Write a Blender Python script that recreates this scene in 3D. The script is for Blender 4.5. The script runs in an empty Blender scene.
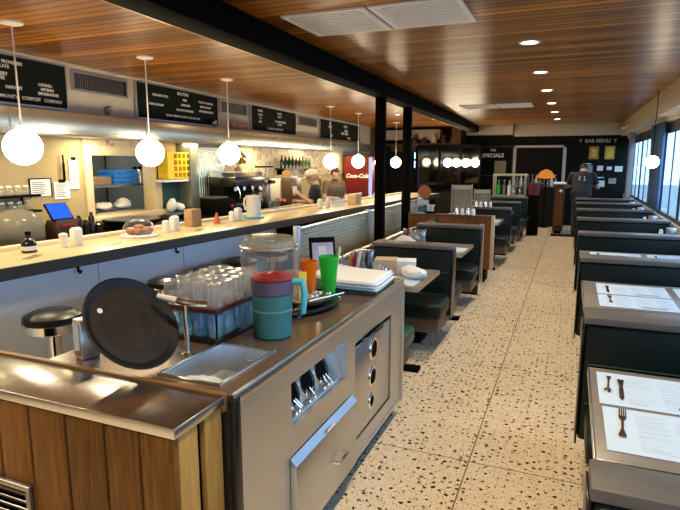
import bpy, bmesh, math, random
from mathutils import Vector, Matrix
random.seed(7)
PI = math.pi
S = bpy.context.scene
COL = S.collection
R = math.radians

# ------------------------------------------------------------------ materials
def _nodes(name):
    m = bpy.data.materials.new(name); m.use_nodes = True
    nt = m.node_tree; nt.nodes.clear()
    out = nt.nodes.new('ShaderNodeOutputMaterial')
    return m, nt, out

def mat(name, col, rough=.5, metal=0., var=.12, scale=6., stretch=(1, 1, 1), bump=0., coat=0., alpha=1., trans=0., spec=.5):
    """principled material whose colour and relief come from a noise texture"""
    m, nt, out = _nodes(name)
    N, L = nt.nodes, nt.links
    p = N.new('ShaderNodeBsdfPrincipled'); L.new(p.outputs[0], out.inputs[0])
    p.inputs['Roughness'].default_value = rough; p.inputs['Metallic'].default_value = metal
    p.inputs['Coat Weight'].default_value = coat; p.inputs['Coat Roughness'].default_value = .15
    p.inputs['Transmission Weight'].default_value = trans
    p.inputs['Specular IOR Level'].default_value = spec
    tc = N.new('ShaderNodeTexCoord'); mp = N.new('ShaderNodeMapping'); mp.inputs['Scale'].default_value = stretch
    nz = N.new('ShaderNodeTexNoise'); nz.inputs['Scale'].default_value = scale; nz.inputs['Detail'].default_value = 5
    L.new(tc.outputs['Object'], mp.inputs[0]); L.new(mp.outputs[0], nz.inputs['Vector'])
    mx = N.new('ShaderNodeMix'); mx.data_type = 'RGBA'
    a = [max(0, c * (1 - var)) for c in col]; b = [min(1, c * (1 + var)) for c in col]
    mx.inputs[6].default_value = (*a, 1); mx.inputs[7].default_value = (*b, 1)
    L.new(nz.outputs['Fac'], mx.inputs[0]); L.new(mx.outputs[2], p.inputs['Base Color'])
    if bump:
        bp = N.new('ShaderNodeBump'); bp.inputs['Strength'].default_value = bump; bp.inputs['Distance'].default_value = .01
        L.new(nz.outputs['Fac'], bp.inputs['Height']); L.new(bp.outputs[0], p.inputs['Normal'])
    return m

def emis(name, col, s):
    m, nt, out = _nodes(name)
    e = nt.nodes.new('ShaderNodeEmission'); e.inputs[0].default_value = (*col, 1); e.inputs[1].default_value = s
    nt.links.new(e.outputs[0], out.inputs[0]); return m

def clear(name, tint=(1, 1, 1), ior=1.3, rough=.03, body=0., bodycol=(1, 1, 1)):
    """thin clear glass or plastic: transparent, with reflections growing towards grazing angles"""
    m, nt, out = _nodes(name)
    N, L = nt.nodes, nt.links
    t = N.new('ShaderNodeBsdfTransparent'); t.inputs[0].default_value = (*tint, 1)
    g = N.new('ShaderNodeBsdfGlossy'); g.inputs['Roughness'].default_value = rough
    lw = N.new('ShaderNodeLayerWeight'); lw.inputs[0].default_value = .5
    pw = N.new('ShaderNodeMath'); pw.operation = 'POWER'; pw.inputs[1].default_value = 5; L.new(lw.outputs['Facing'], pw.inputs[0])
    k0 = ((ior - 1) / (ior + 1)) ** 2
    f = N.new('ShaderNodeMath'); f.operation = 'MULTIPLY_ADD'; f.inputs[1].default_value = min(.8, (ior - 1) * 1.6) * (1 - k0); f.inputs[2].default_value = k0; L.new(pw.outputs[0], f.inputs[0])
    nz = N.new('ShaderNodeTexNoise'); nz.inputs['Scale'].default_value = 9
    bp = N.new('ShaderNodeBump'); bp.inputs['Strength'].default_value = .04; L.new(nz.outputs[0], bp.inputs['Height']); L.new(bp.outputs[0], g.inputs['Normal'])
    mx = N.new('ShaderNodeMixShader'); L.new(f.outputs[0], mx.inputs[0]); L.new(t.outputs[0], mx.inputs[1]); L.new(g.outputs[0], mx.inputs[2])
    last = mx
    if body:
        d = N.new('ShaderNodeBsdfDiffuse'); d.inputs[0].default_value = (*bodycol, 1)
        m2 = N.new('ShaderNodeMixShader'); m2.inputs[0].default_value = body
        L.new(mx.outputs[0], m2.inputs[1]); L.new(d.outputs[0], m2.inputs[2]); last = m2
    L.new(last.outputs[0], out.inputs[0]); return m

def boards(name, axis, width, dark, light, rough, seam=.06, coat=.3, grain=(1.2, 22), contrast=1.):
    """tongue-and-groove boards; axis = coordinate index counted across the boards"""
    m, nt, out = _nodes(name)
    N, L = nt.nodes, nt.links
    p = N.new('ShaderNodeBsdfPrincipled'); L.new(p.outputs[0], out.inputs[0])
    p.inputs['Roughness'].default_value = rough; p.inputs['Coat Weight'].default_value = coat; p.inputs['Coat Roughness'].default_value = .22; p.inputs['Specular IOR Level'].default_value = .28; p.inputs['Specular Tint'].default_value = (1, .74, .36, 1)
    tc = N.new('ShaderNodeTexCoord'); sx = N.new('ShaderNodeSeparateXYZ'); L.new(tc.outputs['Object'], sx.inputs[0])
    def mth(op, a, b=None, bv=0.):
        n = N.new('ShaderNodeMath'); n.operation = op; L.new(a, n.inputs[0])
        if b is not None: L.new(b, n.inputs[1])
        else: n.inputs[1].default_value = bv
        return n.outputs[0]
    u = mth('DIVIDE', sx.outputs[axis], bv=width)
    idx = mth('FLOOR', u); fr = mth('FRACT', u)
    wn = N.new('ShaderNodeTexWhiteNoise'); wn.noise_dimensions = '1D'; L.new(idx, wn.inputs['W'])
    mp = N.new('ShaderNodeMapping')
    sc = [grain[0]] * 3; sc[axis] = grain[1]; mp.inputs['Scale'].default_value = sc
    off = N.new('ShaderNodeVectorMath'); off.operation = 'ADD'; L.new(tc.outputs['Object'], off.inputs[0])
    sc2 = N.new('ShaderNodeVectorMath'); sc2.operation = 'SCALE'; L.new(wn.outputs['Color'], sc2.inputs[0]); sc2.inputs['Scale'].default_value = 9
    L.new(sc2.outputs[0], off.inputs[1]); L.new(off.outputs[0], mp.inputs[0])
    nz = N.new('ShaderNodeTexNoise'); nz.inputs['Scale'].default_value = 2.4; nz.inputs['Detail'].default_value = 7; nz.inputs['Distortion'].default_value = .6
    L.new(mp.outputs[0], nz.inputs['Vector'])
    s = mth('ADD', mth('MULTIPLY', wn.outputs['Value'], bv=.45), mth('MULTIPLY', nz.outputs['Fac'], bv=.75))
    s = mth('ADD', mth('MULTIPLY', mth('SUBTRACT', s, bv=.60), bv=contrast), bv=.48)
    s.node.use_clamp = True
    mx = N.new('ShaderNodeMix'); mx.data_type = 'RGBA'; mx.inputs[6].default_value = (*dark, 1); mx.inputs[7].default_value = (*light, 1); L.new(s, mx.inputs[0])
    d = mth('ABSOLUTE', mth('SUBTRACT', fr, bv=.5)); gap = mth('GREATER_THAN', d, bv=.5 - seam)
    m2 = N.new('ShaderNodeMix'); m2.data_type = 'RGBA'; m2.inputs[7].default_value = (dark[0] * .12, dark[1] * .12, dark[2] * .12, 1)
    L.new(gap, m2.inputs[0]); L.new(mx.outputs[2], m2.inputs[6]); L.new(m2.outputs[2], p.inputs['Base Color'])
    bp = N.new('ShaderNodeBump'); bp.inputs['Strength'].default_value = .35; bp.inputs['Distance'].default_value = .004
    L.new(mth('SUBTRACT', nz.outputs['Fac'], gap), bp.inputs['Height']); L.new(bp.outputs[0], p.inputs['Normal'])
    return m

def terrazzo(name):
    m, nt, out = _nodes(name)
    N, L = nt.nodes, nt.links
    p = N.new('ShaderNodeBsdfPrincipled'); L.new(p.outputs[0], out.inputs[0]); p.inputs['Roughness'].default_value = .24; p.inputs['Specular IOR Level'].default_value = .5
    tc = N.new('ShaderNodeTexCoord')
    def mth(op, a, b=None, bv=0.):
        n = N.new('ShaderNodeMath'); n.operation = op; L.new(a, n.inputs[0])
        if b is not None: L.new(b, n.inputs[1])
        else: n.inputs[1].default_value = bv
        return n.outputs[0]
    def mixc(f, a, col):
        n = N.new('ShaderNodeMix'); n.data_type = 'RGBA'; L.new(f, n.inputs[0])
        if isinstance(a, tuple): n.inputs[6].default_value = (*a, 1)
        else: L.new(a, n.inputs[6])
        if isinstance(col, tuple): n.inputs[7].default_value = (*col, 1)
        else: L.new(col, n.inputs[7])
        return n.outputs[2]
    nz = N.new('ShaderNodeTexNoise'); nz.inputs['Scale'].default_value = 30; nz.inputs['Detail'].default_value = 6; L.new(tc.outputs['Object'], nz.inputs['Vector'])
    base = mixc(nz.outputs['Fac'], (.64, .53, .39), (.90, .79, .62))
    for scl, lim, cols in ((26, .31, ((.012, .008, .006), (.15, .055, .022))), (48, .22, ((.03, .02, .015), (.34, .17, .08))), (80, .3, ((.25, .17, .1), (.9, .84, .76)))):
        wob = N.new('ShaderNodeTexNoise'); wob.inputs['Scale'].default_value = scl * 1.6; L.new(tc.outputs['Object'], wob.inputs['Vector'])
        vm = N.new('ShaderNodeVectorMath'); vm.operation = 'MULTIPLY_ADD'; L.new(wob.outputs['Color'], vm.inputs[0]); vm.inputs[1].default_value = (.5 / scl,) * 3; L.new(tc.outputs['Object'], vm.inputs[2])
        vo = N.new('ShaderNodeTexVoronoi'); vo.voronoi_dimensions = '2D'; vo.inputs['Scale'].default_value = scl; L.new(vm.outputs[0], vo.inputs['Vector'])
        sp = N.new('ShaderNodeSeparateColor'); L.new(vo.outputs['Color'], sp.inputs[0])
        lim_v = mth('MULTIPLY', mth('ADD', mth('MULTIPLY', sp.outputs[0], bv=1.3), bv=-.3), bv=lim)
        chip = mth('LESS_THAN', vo.outputs['Distance'], lim_v)
        cc = mixc(mth('POWER', sp.outputs[1], bv=2.), cols[0], cols[1])
        base = mixc(chip, base, cc)
    sx = N.new('ShaderNodeSeparateXYZ'); L.new(tc.outputs['Object'], sx.inputs[0])
    for ax, o, w in ((0, .425, 1.22), (1, -2.86, 1.52)):
        fr = mth('FRACT', mth('DIVIDE', mth('ADD', sx.outputs[ax], bv=o + 100 * w + w / 2), bv=w))
        d = mth('LESS_THAN', mth('ABSOLUTE', mth('SUBTRACT', fr, bv=.5)), bv=.0035 / w)
        base = mixc(d, base, (.16, .1, .06))
    L.new(base, p.inputs['Base Color']); return m

STEEL = mat('brushed_steel', (.58, .605, .635), .33, 1., .12, 5, (1, 1, 30), .03)
STEELTOP = mat('worn_steel_top', (.44, .42, .40), .24, 1., .22, 7, (6, 1, 1), .05)
STEELD = mat('dull_steel', (.30, .29, .28), .36, 1., .2, 6)
CHROME = mat('chrome', (.80, .80, .80), .12, 1., .05, 5)
GREEN = mat('green_vinyl', (.0018, .008, .007), .42, 0, .3, 10, bump=.05, spec=.3)
GREENL = mat('lighter_green_vinyl', (.008, .05, .032), .40, 0, .2, 10)
LAM = mat('grey_laminate', (.20, .18, .165), .34, 0, .25, 5, (2, 26, 2))
LAMCAP = mat('worn_grey_cap', (.095, .092, .09), .45, 0, .25, 5, (2, 26, 2))
EDGE = mat('aluminium_edge', (.62, .60, .58), .28, 1., .06, 8)
BLACK = mat('black_paint', (.0025, .0025, .0025), .75, 0, .2, 5, spec=.06)
BLACKG = mat('black_gloss', (.008, .008, .008), .24, 0, .2, 5)
CREAM = mat('cream_paint', (.60, .53, .40), .5, 0, .08, 3)
CREAMD = mat('tan_wall', (.36, .28, .14), .6, 0, .14, 3)
WHITE = mat('white_plastic', (.82, .80, .76), .4, 0, .05, 5)
PAPER = mat('white_paper', (.72, .75, .78), .7, 0, .05, 20)
PAPERB = mat('cool_white_paper', (.52, .63, .72), .7, 0, .06, 14)
INK = mat('printed_ink', (.06, .06, .08), .8, 0, .2, 20)
LETTER = mat('white_letters', (.85, .84, .78), .6, 0, .06, 20)
BOARD = mat('menu_board_black', (.006, .010, .008), .8, 0, .3, 5, spec=.12)
DOORBR = mat('dark_walnut', (.06, .025, .012), .45, 0, .4, 6, (1, 1, 12))
DARKWALL = mat('dark_back_wall', (.004, .003, .0028), .6, 0, .35, 4, spec=.2)
WALNUT = boards('walnut_panel', 0, .11, (.10, .035, .012), (.30, .12, .04), .4, .02)
PLANK = boards('rough_planks', 0, .1453, (.062, .024, .005), (.29, .13, .032), .5, .0, .0, (2.6, 30), 1.3)
PLANKS = boards('rough_side_planks', 1, .126, (.19, .095, .022), (.50, .29, .085), .5, .0, .0, (2.6, 30), 1.3)
TRIMWOOD = mat('oiled_wood_trim', (.34, .19, .07), .35, 0, .3, 6, (1, 14, 14))
CEIL = boards('ceiling_boards', 1, .088, (.085, .022, .003), (.66, .26, .032), .30, .085, .0, (1.0, 26), 1.6)
TERR = terrazzo('terrazzo_floor')
BLUELIT = mat('blue_lit_panel', (.60, .70, .84), .5, 0, .06, 4, (1, 8, 1))  # bluish window light is put into the grey panel's colour
CORR = mat('corrugated_metal', (.80, .74, .58), .38, .15, .04, 5)
TAN = mat('kraft_brown', (.36, .22, .11), .7, 0, .2, 6)
GLASS = clear('clear_glass', (.97, .98, .99), 1.5, .04, .04, (.85, .9, .95))
PANE = clear('window_pane', (.74, .84, .92), 1.3, .02)
TUMB = clear('tumbler_glass', (.97, .98, .99), 1.75, .05, .07, (.92, .94, .95))
TUMBB = clear('bluish_tumbler', (.84, .94, .99), 1.75, .05, .13, (.45, .75, .92))
DARKGL = clear('dark_glass', (.10, .10, .10), 1.6, .05)
FROST = clear('frosted_sheet', (.75, .75, .66), 1.4, .25, .30, (.62, .62, .52))
SKIN = mat('skin', (.55, .32, .22), .55, 0, .08, 8)
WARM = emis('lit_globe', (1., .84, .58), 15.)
CAN = emis('lit_lamp_disc', (1., .80, .50), 14.)
TEAL = mat('teal_plastic', (.10, .37, .38), .35, 0, .15, 4)
TEALB = mat('aqua_plastic', (.07, .42, .56), .35, 0, .1, 4)
RED = mat('dark_red_plastic', (.20, .008, .018), .35, 0, .12, 4)
PLUM = mat('plum_band', (.09, .065, .12), .4, 0, .15, 4)
ORANGE = clear('orange_plastic', (1, .5, .12), 1.4, .1, .55, (.85, .25, .02))
LIME = clear('green_plastic', (.4, 1, .4), 1.4, .1, .55, (.05, .55, .08))
YELLOW = mat('yellow_plastic', (.82, .55, .03), .45, 0, .1, 5)
TRAYBR = mat('worn_brown_tray', (.020, .014, .010), .6, 0, .6, 9, bump=.2, spec=.2)
TRAYRIM = mat('black_tray_rim', (.006, .006, .007), .5, 0, .2, 6, spec=.25)
NAVY = mat('blue_drape', (.06, .14, .30), .75, 0, .2, 5)
CRATE = mat('blue_crate_plastic', (.03, .25, .72), .45, 0, .1, 5)
SCREEN = emis('lit_screen', (.02, .10, .85), .9)
COKE = mat('red_fridge_panel', (.13, .004, .008), .35, 0, .1, 4)

# ------------------------------------------------------------------ mesh builder
class MB:
    def __init__(s): s.b = bmesh.new()
    def _xf(s, vs, M):
        if M is not None: bmesh.ops.transform(s.b, matrix=M, verts=vs)
    def box(s, x0, x1, y0, y1, z0, z1, M=None):
        b = s.b
        v = [b.verts.new(p) for p in ((x0, y0, z0), (x1, y0, z0), (x1, y1, z0), (x0, y1, z0), (x0, y0, z1), (x1, y0, z1), (x1, y1, z1), (x0, y1, z1))]
        for f in ((3, 2, 1, 0), (4, 5, 6, 7), (0, 1, 5, 4), (1, 2, 6, 5), (2, 3, 7, 6), (3, 0, 4, 7)): b.faces.new([v[i] for i in f])
        s._xf(v, M); return s
    def lathe(s, prof, cx=0, cy=0, cz=0, n=20, M=None):
        b = s.b; rows = []; vs = []
        for r, z in prof:
            if r < 1e-6: row = [b.verts.new((cx, cy, cz + z))]
            else: row = [b.verts.new((cx + r * math.cos(2 * PI * k / n), cy + r * math.sin(2 * PI * k / n), cz + z)) for k in range(n)]
            rows.append(row); vs += row
        for A, B in zip(rows, rows[1:]):
            if len(A) == 1 and len(B) == 1: continue
            for k in range(n):
                j = (k + 1) % n
                if len(A) == 1: b.faces.new((A[0], B[j], B[k]))
                elif len(B) == 1: b.faces.new((A[k], A[j], B[0]))
                else: b.faces.new((A[k], A[j], B[j], B[k]))
        s._xf(vs, M); return s
    def cyl(s, cx, cy, z0, z1, r, r1=None, n=18, M=None):
        r1 = r if r1 is None else r1
        return s.lathe([(0, z0), (r, z0), (r1, z1), (0, z1)], cx, cy, 0, n, M)
    def ball(s, cx, cy, cz, rx, ry=None, rz=None, n=16, M=None):
        ry = ry or rx; rz = rz or rx
        pr = [(math.sin(PI * k / (n // 2)), -math.cos(PI * k / (n // 2))) for k in range(n // 2 + 1)]
        T = Matrix.Translation((cx, cy, cz)) @ Matrix.Diagonal((rx, ry, rz, 1))
        return s.lathe([(0 if r < 1e-5 else r, z) for r, z in pr], 0, 0, 0, n, (M @ T) if M is not None else T)
    def tube(s, pts, r, n=8):
        pts = [Vector(p) for p in pts]; b = s.b; rows = []
        for i, p in enumerate(pts):
            d = (pts[min(i + 1, len(pts) - 1)] - pts[max(i - 1, 0)]).normalized()
            u = d.cross(Vector((0, 0, 1)) if abs(d.z) < .9 else Vector((1, 0, 0))).normalized(); w = d.cross(u)
            rr = r[i] if isinstance(r, (list, tuple)) else r
            rows.append([b.verts.new(p + rr * (math.cos(2 * PI * k / n) * u + math.sin(2 * PI * k / n) * w)) for k in range(n)])
        for A, B in zip(rows, rows[1:]):
            for k in range(n): b.faces.new((A[k], B[k], B[(k + 1) % n], A[(k + 1) % n]))
        b.faces.new(rows[0]); b.faces.new(rows[-1][::-1]); return s
    def prism(s, poly, a0, a1, axis=0, M=None):
        """extrude polygon: axis 0 -> poly is (y,z), 1 -> (x,z), 2 -> (x,y)"""
        b = s.b
        def P(p, a): return ((a, p[0], p[1]), (p[0], a, p[1]), (p[0], p[1], a))[axis]
        A = [b.verts.new(P(p, a0)) for p in poly]; B = [b.verts.new(P(p, a1)) for p in poly]
        n = len(poly)
        for k in range(n): b.faces.new((A[k], A[(k + 1) % n], B[(k + 1) % n], B[k]))
        b.faces.new(A[::-1]); b.faces.new(B); s._xf(A + B, M); return s
    def grid(s, fn, nu, nv):
        b = s.b
        V = [[b.verts.new(fn(i / nu, j / nv)) for j in range(nv + 1)] for i in range(nu + 1)]
        for i in range(nu):
            for j in range(nv): b.faces.new((V[i][j], V[i + 1][j], V[i + 1][j + 1], V[i][j + 1]))
        return s
    def build(s, name, m, parent=None, bev=0., seg=2, solid=0., angle=35):
        b = s.b
        bmesh.ops.recalc_face_normals(b, faces=b.faces)
        if bev:
            ed = [e for e in b.edges if len(e.link_faces) == 2 and e.calc_face_angle(0) > .5]
            bmesh.ops.bevel(b, geom=ed, offset=bev, segments=seg, affect='EDGES', profile=.5)
        me = bpy.data.meshes.new(name); b.to_mesh(me); b.free()
        for p in me.polygons: p.use_smooth = True
        me.set_sharp_from_angle(angle=R(angle))
        me.materials.append(m)
        o = bpy.data.objects.new(name, me); COL.objects.link(o)
        if parent is not None: o.parent = parent
        if solid:
            md = o.modifiers.new('thickness', 'SOLIDIFY'); md.thickness = solid; md.offset = 0
        return o

def tag(o, label, cat, group=None, kind=None):
    o['label'] = label; o['category'] = cat
    if group: o['group'] = group
    if kind: o['kind'] = kind
    return o
def thing(name, label, cat, loc=(0, 0, 0), rz=0, group=None):
    o = bpy.data.objects.new(name, None); COL.objects.link(o); o.empty_display_size = .05
    o.location = loc; o.rotation_euler = (0, 0, rz); return tag(o, label, cat, group)
def one(mb, name, m, label, cat, loc=(0, 0, 0), rz=0, group=None, **k):
    o = mb.build(name, m, **k); o.location = loc; o.rotation_euler = (0, 0, rz); return tag(o, label, cat, group)
def struct(mb, name, m, **k):
    o = mb.build(name, m, **k); o['kind'] = 'structure'; return o
def dup(root, loc, label=None, rz=None):
    def cp(o, par):
        c = o.copy(); COL.objects.link(c)
        if par is not None: c.parent = par
        for ch in list(o.children): cp(ch, c)
        return c
    r = cp(root, None); r.location = loc
    if rz is not None: r.rotation_euler = (0, 0, rz)
    if label: r['label'] = label
    return r
def text(s, size, M, m, parent, name='lettering', align='LEFT', shear=0., ext=.002, bold=0.):
    cu = bpy.data.curves.new(name, 'FONT'); cu.body = s; cu.size = size; cu.align_x = align; cu.align_y = 'CENTER'; cu.extrude = ext; cu.shear = shear; cu.offset = bold; cu.resolution_u = 3
    t = bpy.data.objects.new(name, cu); COL.objects.link(t)
    me = bpy.data.meshes.new_from_object(t.evaluated_get(bpy.context.evaluated_depsgraph_get()))
    bpy.data.objects.remove(t); me.transform(M); me.materials.clear(); me.materials.append(m)
    o = bpy.data.objects.new(name, me); COL.objects.link(o); o.parent = parent; return o
def wallM(x, y, z, face):   # text plane: face '+x' reads from +x side, '-y' reads from -y side
    if face == '+x': return Matrix.Translation((x, y, z)) @ Matrix.Rotation(PI / 2, 4, 'Z') @ Matrix.Rotation(PI / 2, 4, 'X')
    return Matrix.Translation((x, y, z)) @ Matrix.Rotation(PI / 2, 4, 'X')
ORD = ['first', 'second', 'third', 'fourth', 'fifth', 'sixth', 'seventh', 'eighth', 'ninth', 'tenth']

# ------------------------------------------------------------------ camera
cam = bpy.data.cameras.new('camera'); cam.sensor_width = 36; cam.lens = 36 * 550 / 680; cam.clip_start = .02
co = bpy.data.objects.new('camera', cam); COL.objects.link(co)
co.location = (0, 0, 1.63); co.rotation_euler = (R(90 - 9.597), 0, R(22.67)); S.camera = co

# ------------------------------------------------------------------ room shell
ZC = 2.57; YB = 15.5; YF = -2.8
struct(MB().box(-6.8, 1.6, YF - .2, YB + .3, -.12, 0), 'floor', TERR)
struct(MB().box(-5.7, 1.3, YF - .2, YB + .3, ZC, ZC + .12), 'ceiling', CEIL)
# left wall plane X = -4.42 - .06 Y ; local frame: x = out into the room, y = along
LW = .06
def F(out, s, z): return (-4.42 - .06 * s + out, s, z)
w = MB()
w.box(-.12, 0, -3, 4.36, 0, ZC); w.box(-.12, 0, 5.46, 16, 0, ZC); w.box(-.12, 0, 4.36, 5.46, 0, 1.04); w.box(-.12, 0, 4.36, 5.46, 1.72, ZC)
o = struct(w, 'wall_left', CREAMD); o.location = F(0, 0, 0); o.rotation_euler.z = LW
# right wall: low wall, bulkhead, window strip
w = MB(); w.box(1.2, 1.34, YF, YB, 0, .86); w.box(1.2, 1.34, YF, YB, 2.2, ZC)
struct(w, 'wall_right', CREAM)
struct(MB().box(1.05, 1.2, YF, YB, 2.26, ZC), 'trim_1', CREAM, bev=.006)
w = MB(); w.box(-5.7, -4.25, YB, YB + .15, 0, ZC); w.box(-3.15, 1.34, YB, YB + .15, 0, ZC); w.box(-4.25, -3.15, YB, YB + .15, 0, 1.42); w.box(-4.25, -3.15, YB, YB + .15, 1.95, ZC)
struct(w, 'wall_back', DARKWALL)
w = MB(); w.box(-5.7, 1.34, YF - .15, YF, 0, ZC)
struct(w, 'wall_front', CREAM)
# windows of the right wall
FRAMEM = mat('bronze_frame', (.045, .05, .06), .4, .3)
struct(MB().box(1.1, 1.2, 13.5, 13.75, 0, 2.26), 'trim_13', mat('grey_post', (.34, .36, .37), .5), bev=.004)
k = 0
for i in range(12):
    y0 = YF + .2 + i * 1.52; y1 = min(y0 + 1.52, YB - .02)
    fr = MB(); fr.box(1.25, 1.275, y0, y0 + .06, .86, 2.2); fr.box(1.25, 1.275, y0 + .06, y1, .86, .91); fr.box(1.25, 1.275, y0 + .06, y1, 2.04, 2.2); fr.box(1.255, 1.27, y0 + .76, y0 + .79, .91, 2.04)
    o = struct(fr, 'window_%d' % (i + 1), FRAMEM, bev=.003)
    MB().box(1.262, 1.266, y0 + .06, y1, .91, 2.04).build('window_pane', PANE, o)
fr = MB(); fr.box(-4.25, -3.15, YB + .02, YB + .08, 1.42, 1.47); fr.box(-4.25, -3.15, YB + .02, YB + .08, 1.9, 1.95)
for x in (-4.25, -3.74, -3.2): fr.box(x, x + .05, YB + .02, YB + .08, 1.47, 1.9)
fr.box(-4.2, -3.2, YB + .03, YB + .07, 1.66, 1.72)
o = struct(fr, 'window_13', BLACK); MB().box(-4.2, -3.2, YB + .045, YB + .05, 1.47, 1.9).build('window_pane', PANE, o)
# beam and posts (run slightly askew)
b = MB(); b.prism([(-.10, 2.40), (.10, 2.40), (.10, ZC), (-.10, ZC)], -2.6, YB, axis=1)
o = struct(b, 'trim_2', BLACK, bev=.006); o.location = (-1.985, 0, 0); o.rotation_euler.z = .03
o = struct(MB().box(-.122, -.102, -2.6, YB, 2.403, 2.43), 'trim_3', mat('gilt_trim', (.62, .45, .18), .35, .3), bev=.003); o.location = (-1.985, 0, 0); o.rotation_euler.z = .03
for y in (6.55, 7.88):
    b = MB().box(-.055, .055, -.055, .055, 0, 2.40)
    o = struct(b, 'trim_%d' % (4 if y < 7 else 5), BLACK, bev=.006); o.location = (-2.0 - .03 * y, y, 0)
# wall-top bulkhead over the kitchen: white frame band and steel hood
o = struct(MB().box(.0, .10, -2, 14.6, 2.09, ZC).box(.10, .125, -2, 14.6, 2.535, ZC), 'trim_6', CREAM, bev=.003); o.location = F(0, 0, 0); o.rotation_euler.z = LW
o = thing('exhaust_hood', 'long stainless steel hood band running above the kitchen wall below the menu boards', 'hood', F(0, 0, 0), LW)
MB().prism([(0, 1.88), (.34, 1.88), (.34, 2.08), (.10, 2.095), (0, 2.095)], -1.5, 13.9, axis=1).build('shell', mat('warm_hood_steel', (.66, .60, .46), .24, .9, .1, 4), o, bev=.004)
for s in (3.2, 4.9, 6.6, 8.3, 10.2): MB().box(.341, .345, s, s + .012, 1.885, 2.075).build('seam', STEELD, o)
MB().box(.02, .325, -1.4, 13.8, 1.868, 1.879).build('underside', STEELD, o)
# soffits on the far wall
struct(MB().box(-1.46, 1.19, YB - .25, YB, 2.29, ZC), 'trim_7', CREAM, bev=.004)
struct(MB().box(-2.66, -1.48, YB - .45, YB, 2.33, ZC), 'trim_8', CREAM, bev=.004)
struct(MB().box(-5.2, -3.35, YB - .5, YB, 2.24, 2.5), 'trim_9', CREAM, bev=.004)
struct(MB().box(-2.95, -2.72, YB - .9, YB, 0, ZC), 'trim_10', DOORBR, bev=.004)
# door opening frame on the far wall
d = MB(); d.box(-1.47, -1.40, YB - .06, YB, 0, 2.06); d.box(-.25, -.17, YB - .06, YB, 0, 2.06); d.box(-1.47, -.17, YB - .06, YB, 2.0, 2.06)
struct(d, 'door_1', mat('pale_frame', (.62, .60, .57), .4), bev=.004)
# outside ground
struct(MB().box(1.7, 40, -30, 50, -.3, -.15), 'ground', mat('street_paving', (.30, .31, .33), .8, 0, .2, 1))
# kitchen behind the pass window
k = MB(); k.box(-2.3, -2.2, 3.6, 6.3, 0, 2.5); k.box(-2.2, -.12, 3.6, 3.7, 0, 2.5); k.box(-2.2, -.12, 6.2, 6.3, 0, 2.5); k.box(-2.2, -.12, 3.7, 6.2, 2.4, 2.5); k.box(-2.2, -.12, 3.7, 6.2, -.05, 0)
o = struct(k, 'wall_kitchen', mat('kitchen_grey', (.11, .11, .10), .5, 0, .3, 4)); o.location = F(0, 0, 0); o.rotation_euler.z = LW
k = MB(); k.box(-.14, .03, 4.30, 4.40, .98, 1.80); k.box(-.14, .03, 5.40, 5.54, .98, 1.80); k.box(-.14, .03, 4.40, 5.40, 1.70, 1.80); k.box(-.2, .10, 4.28, 5.56, .98, 1.05)
o = struct(k, 'window_14', mat('pale_wood_frame', (.62, .50, .30), .5, 0, .15, 6), bev=.004); o.location = F(0, 0, 0); o.rotation_euler.z = LW
def pebbles():
    m, nt, out = _nodes('pebble_tile'); N, L = nt.nodes, nt.links
    p = N.new('ShaderNodeBsdfPrincipled'); L.new(p.outputs[0], out.inputs[0]); p.inputs['Roughness'].default_value = .4
    tc = N.new('ShaderNodeTexCoord'); v = N.new('ShaderNodeTexVoronoi'); v.inputs['Scale'].default_value = 17; L.new(tc.outputs['Object'], v.inputs['Vector'])
    sp = N.new('ShaderNodeSeparateColor'); L.new(v.outputs['Color'], sp.inputs[0])
    r = N.new('ShaderNodeValToRGB'); r.color_ramp.elements[0].position = .02; r.color_ramp.elements[0].color = (.22, .13, .06, 1); r.color_ramp.elements[1].position = .3; r.color_ramp.elements[1].color = (.52, .42, .24, 1)
    L.new(sp.outputs[0], r.inputs[0]); L.new(r.outputs[0], p.inputs['Base Color']); return m
PEB = pebbles()
o = struct(MB().box(0, .02, 4.30, 5.56, 1.80, 1.868).box(0, .018, 6.95, 13.8, 1.36, 1.868), 'trim_11', PEB); o.location = F(0, 0, 0); o.rotation_euler.z = LW

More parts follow.
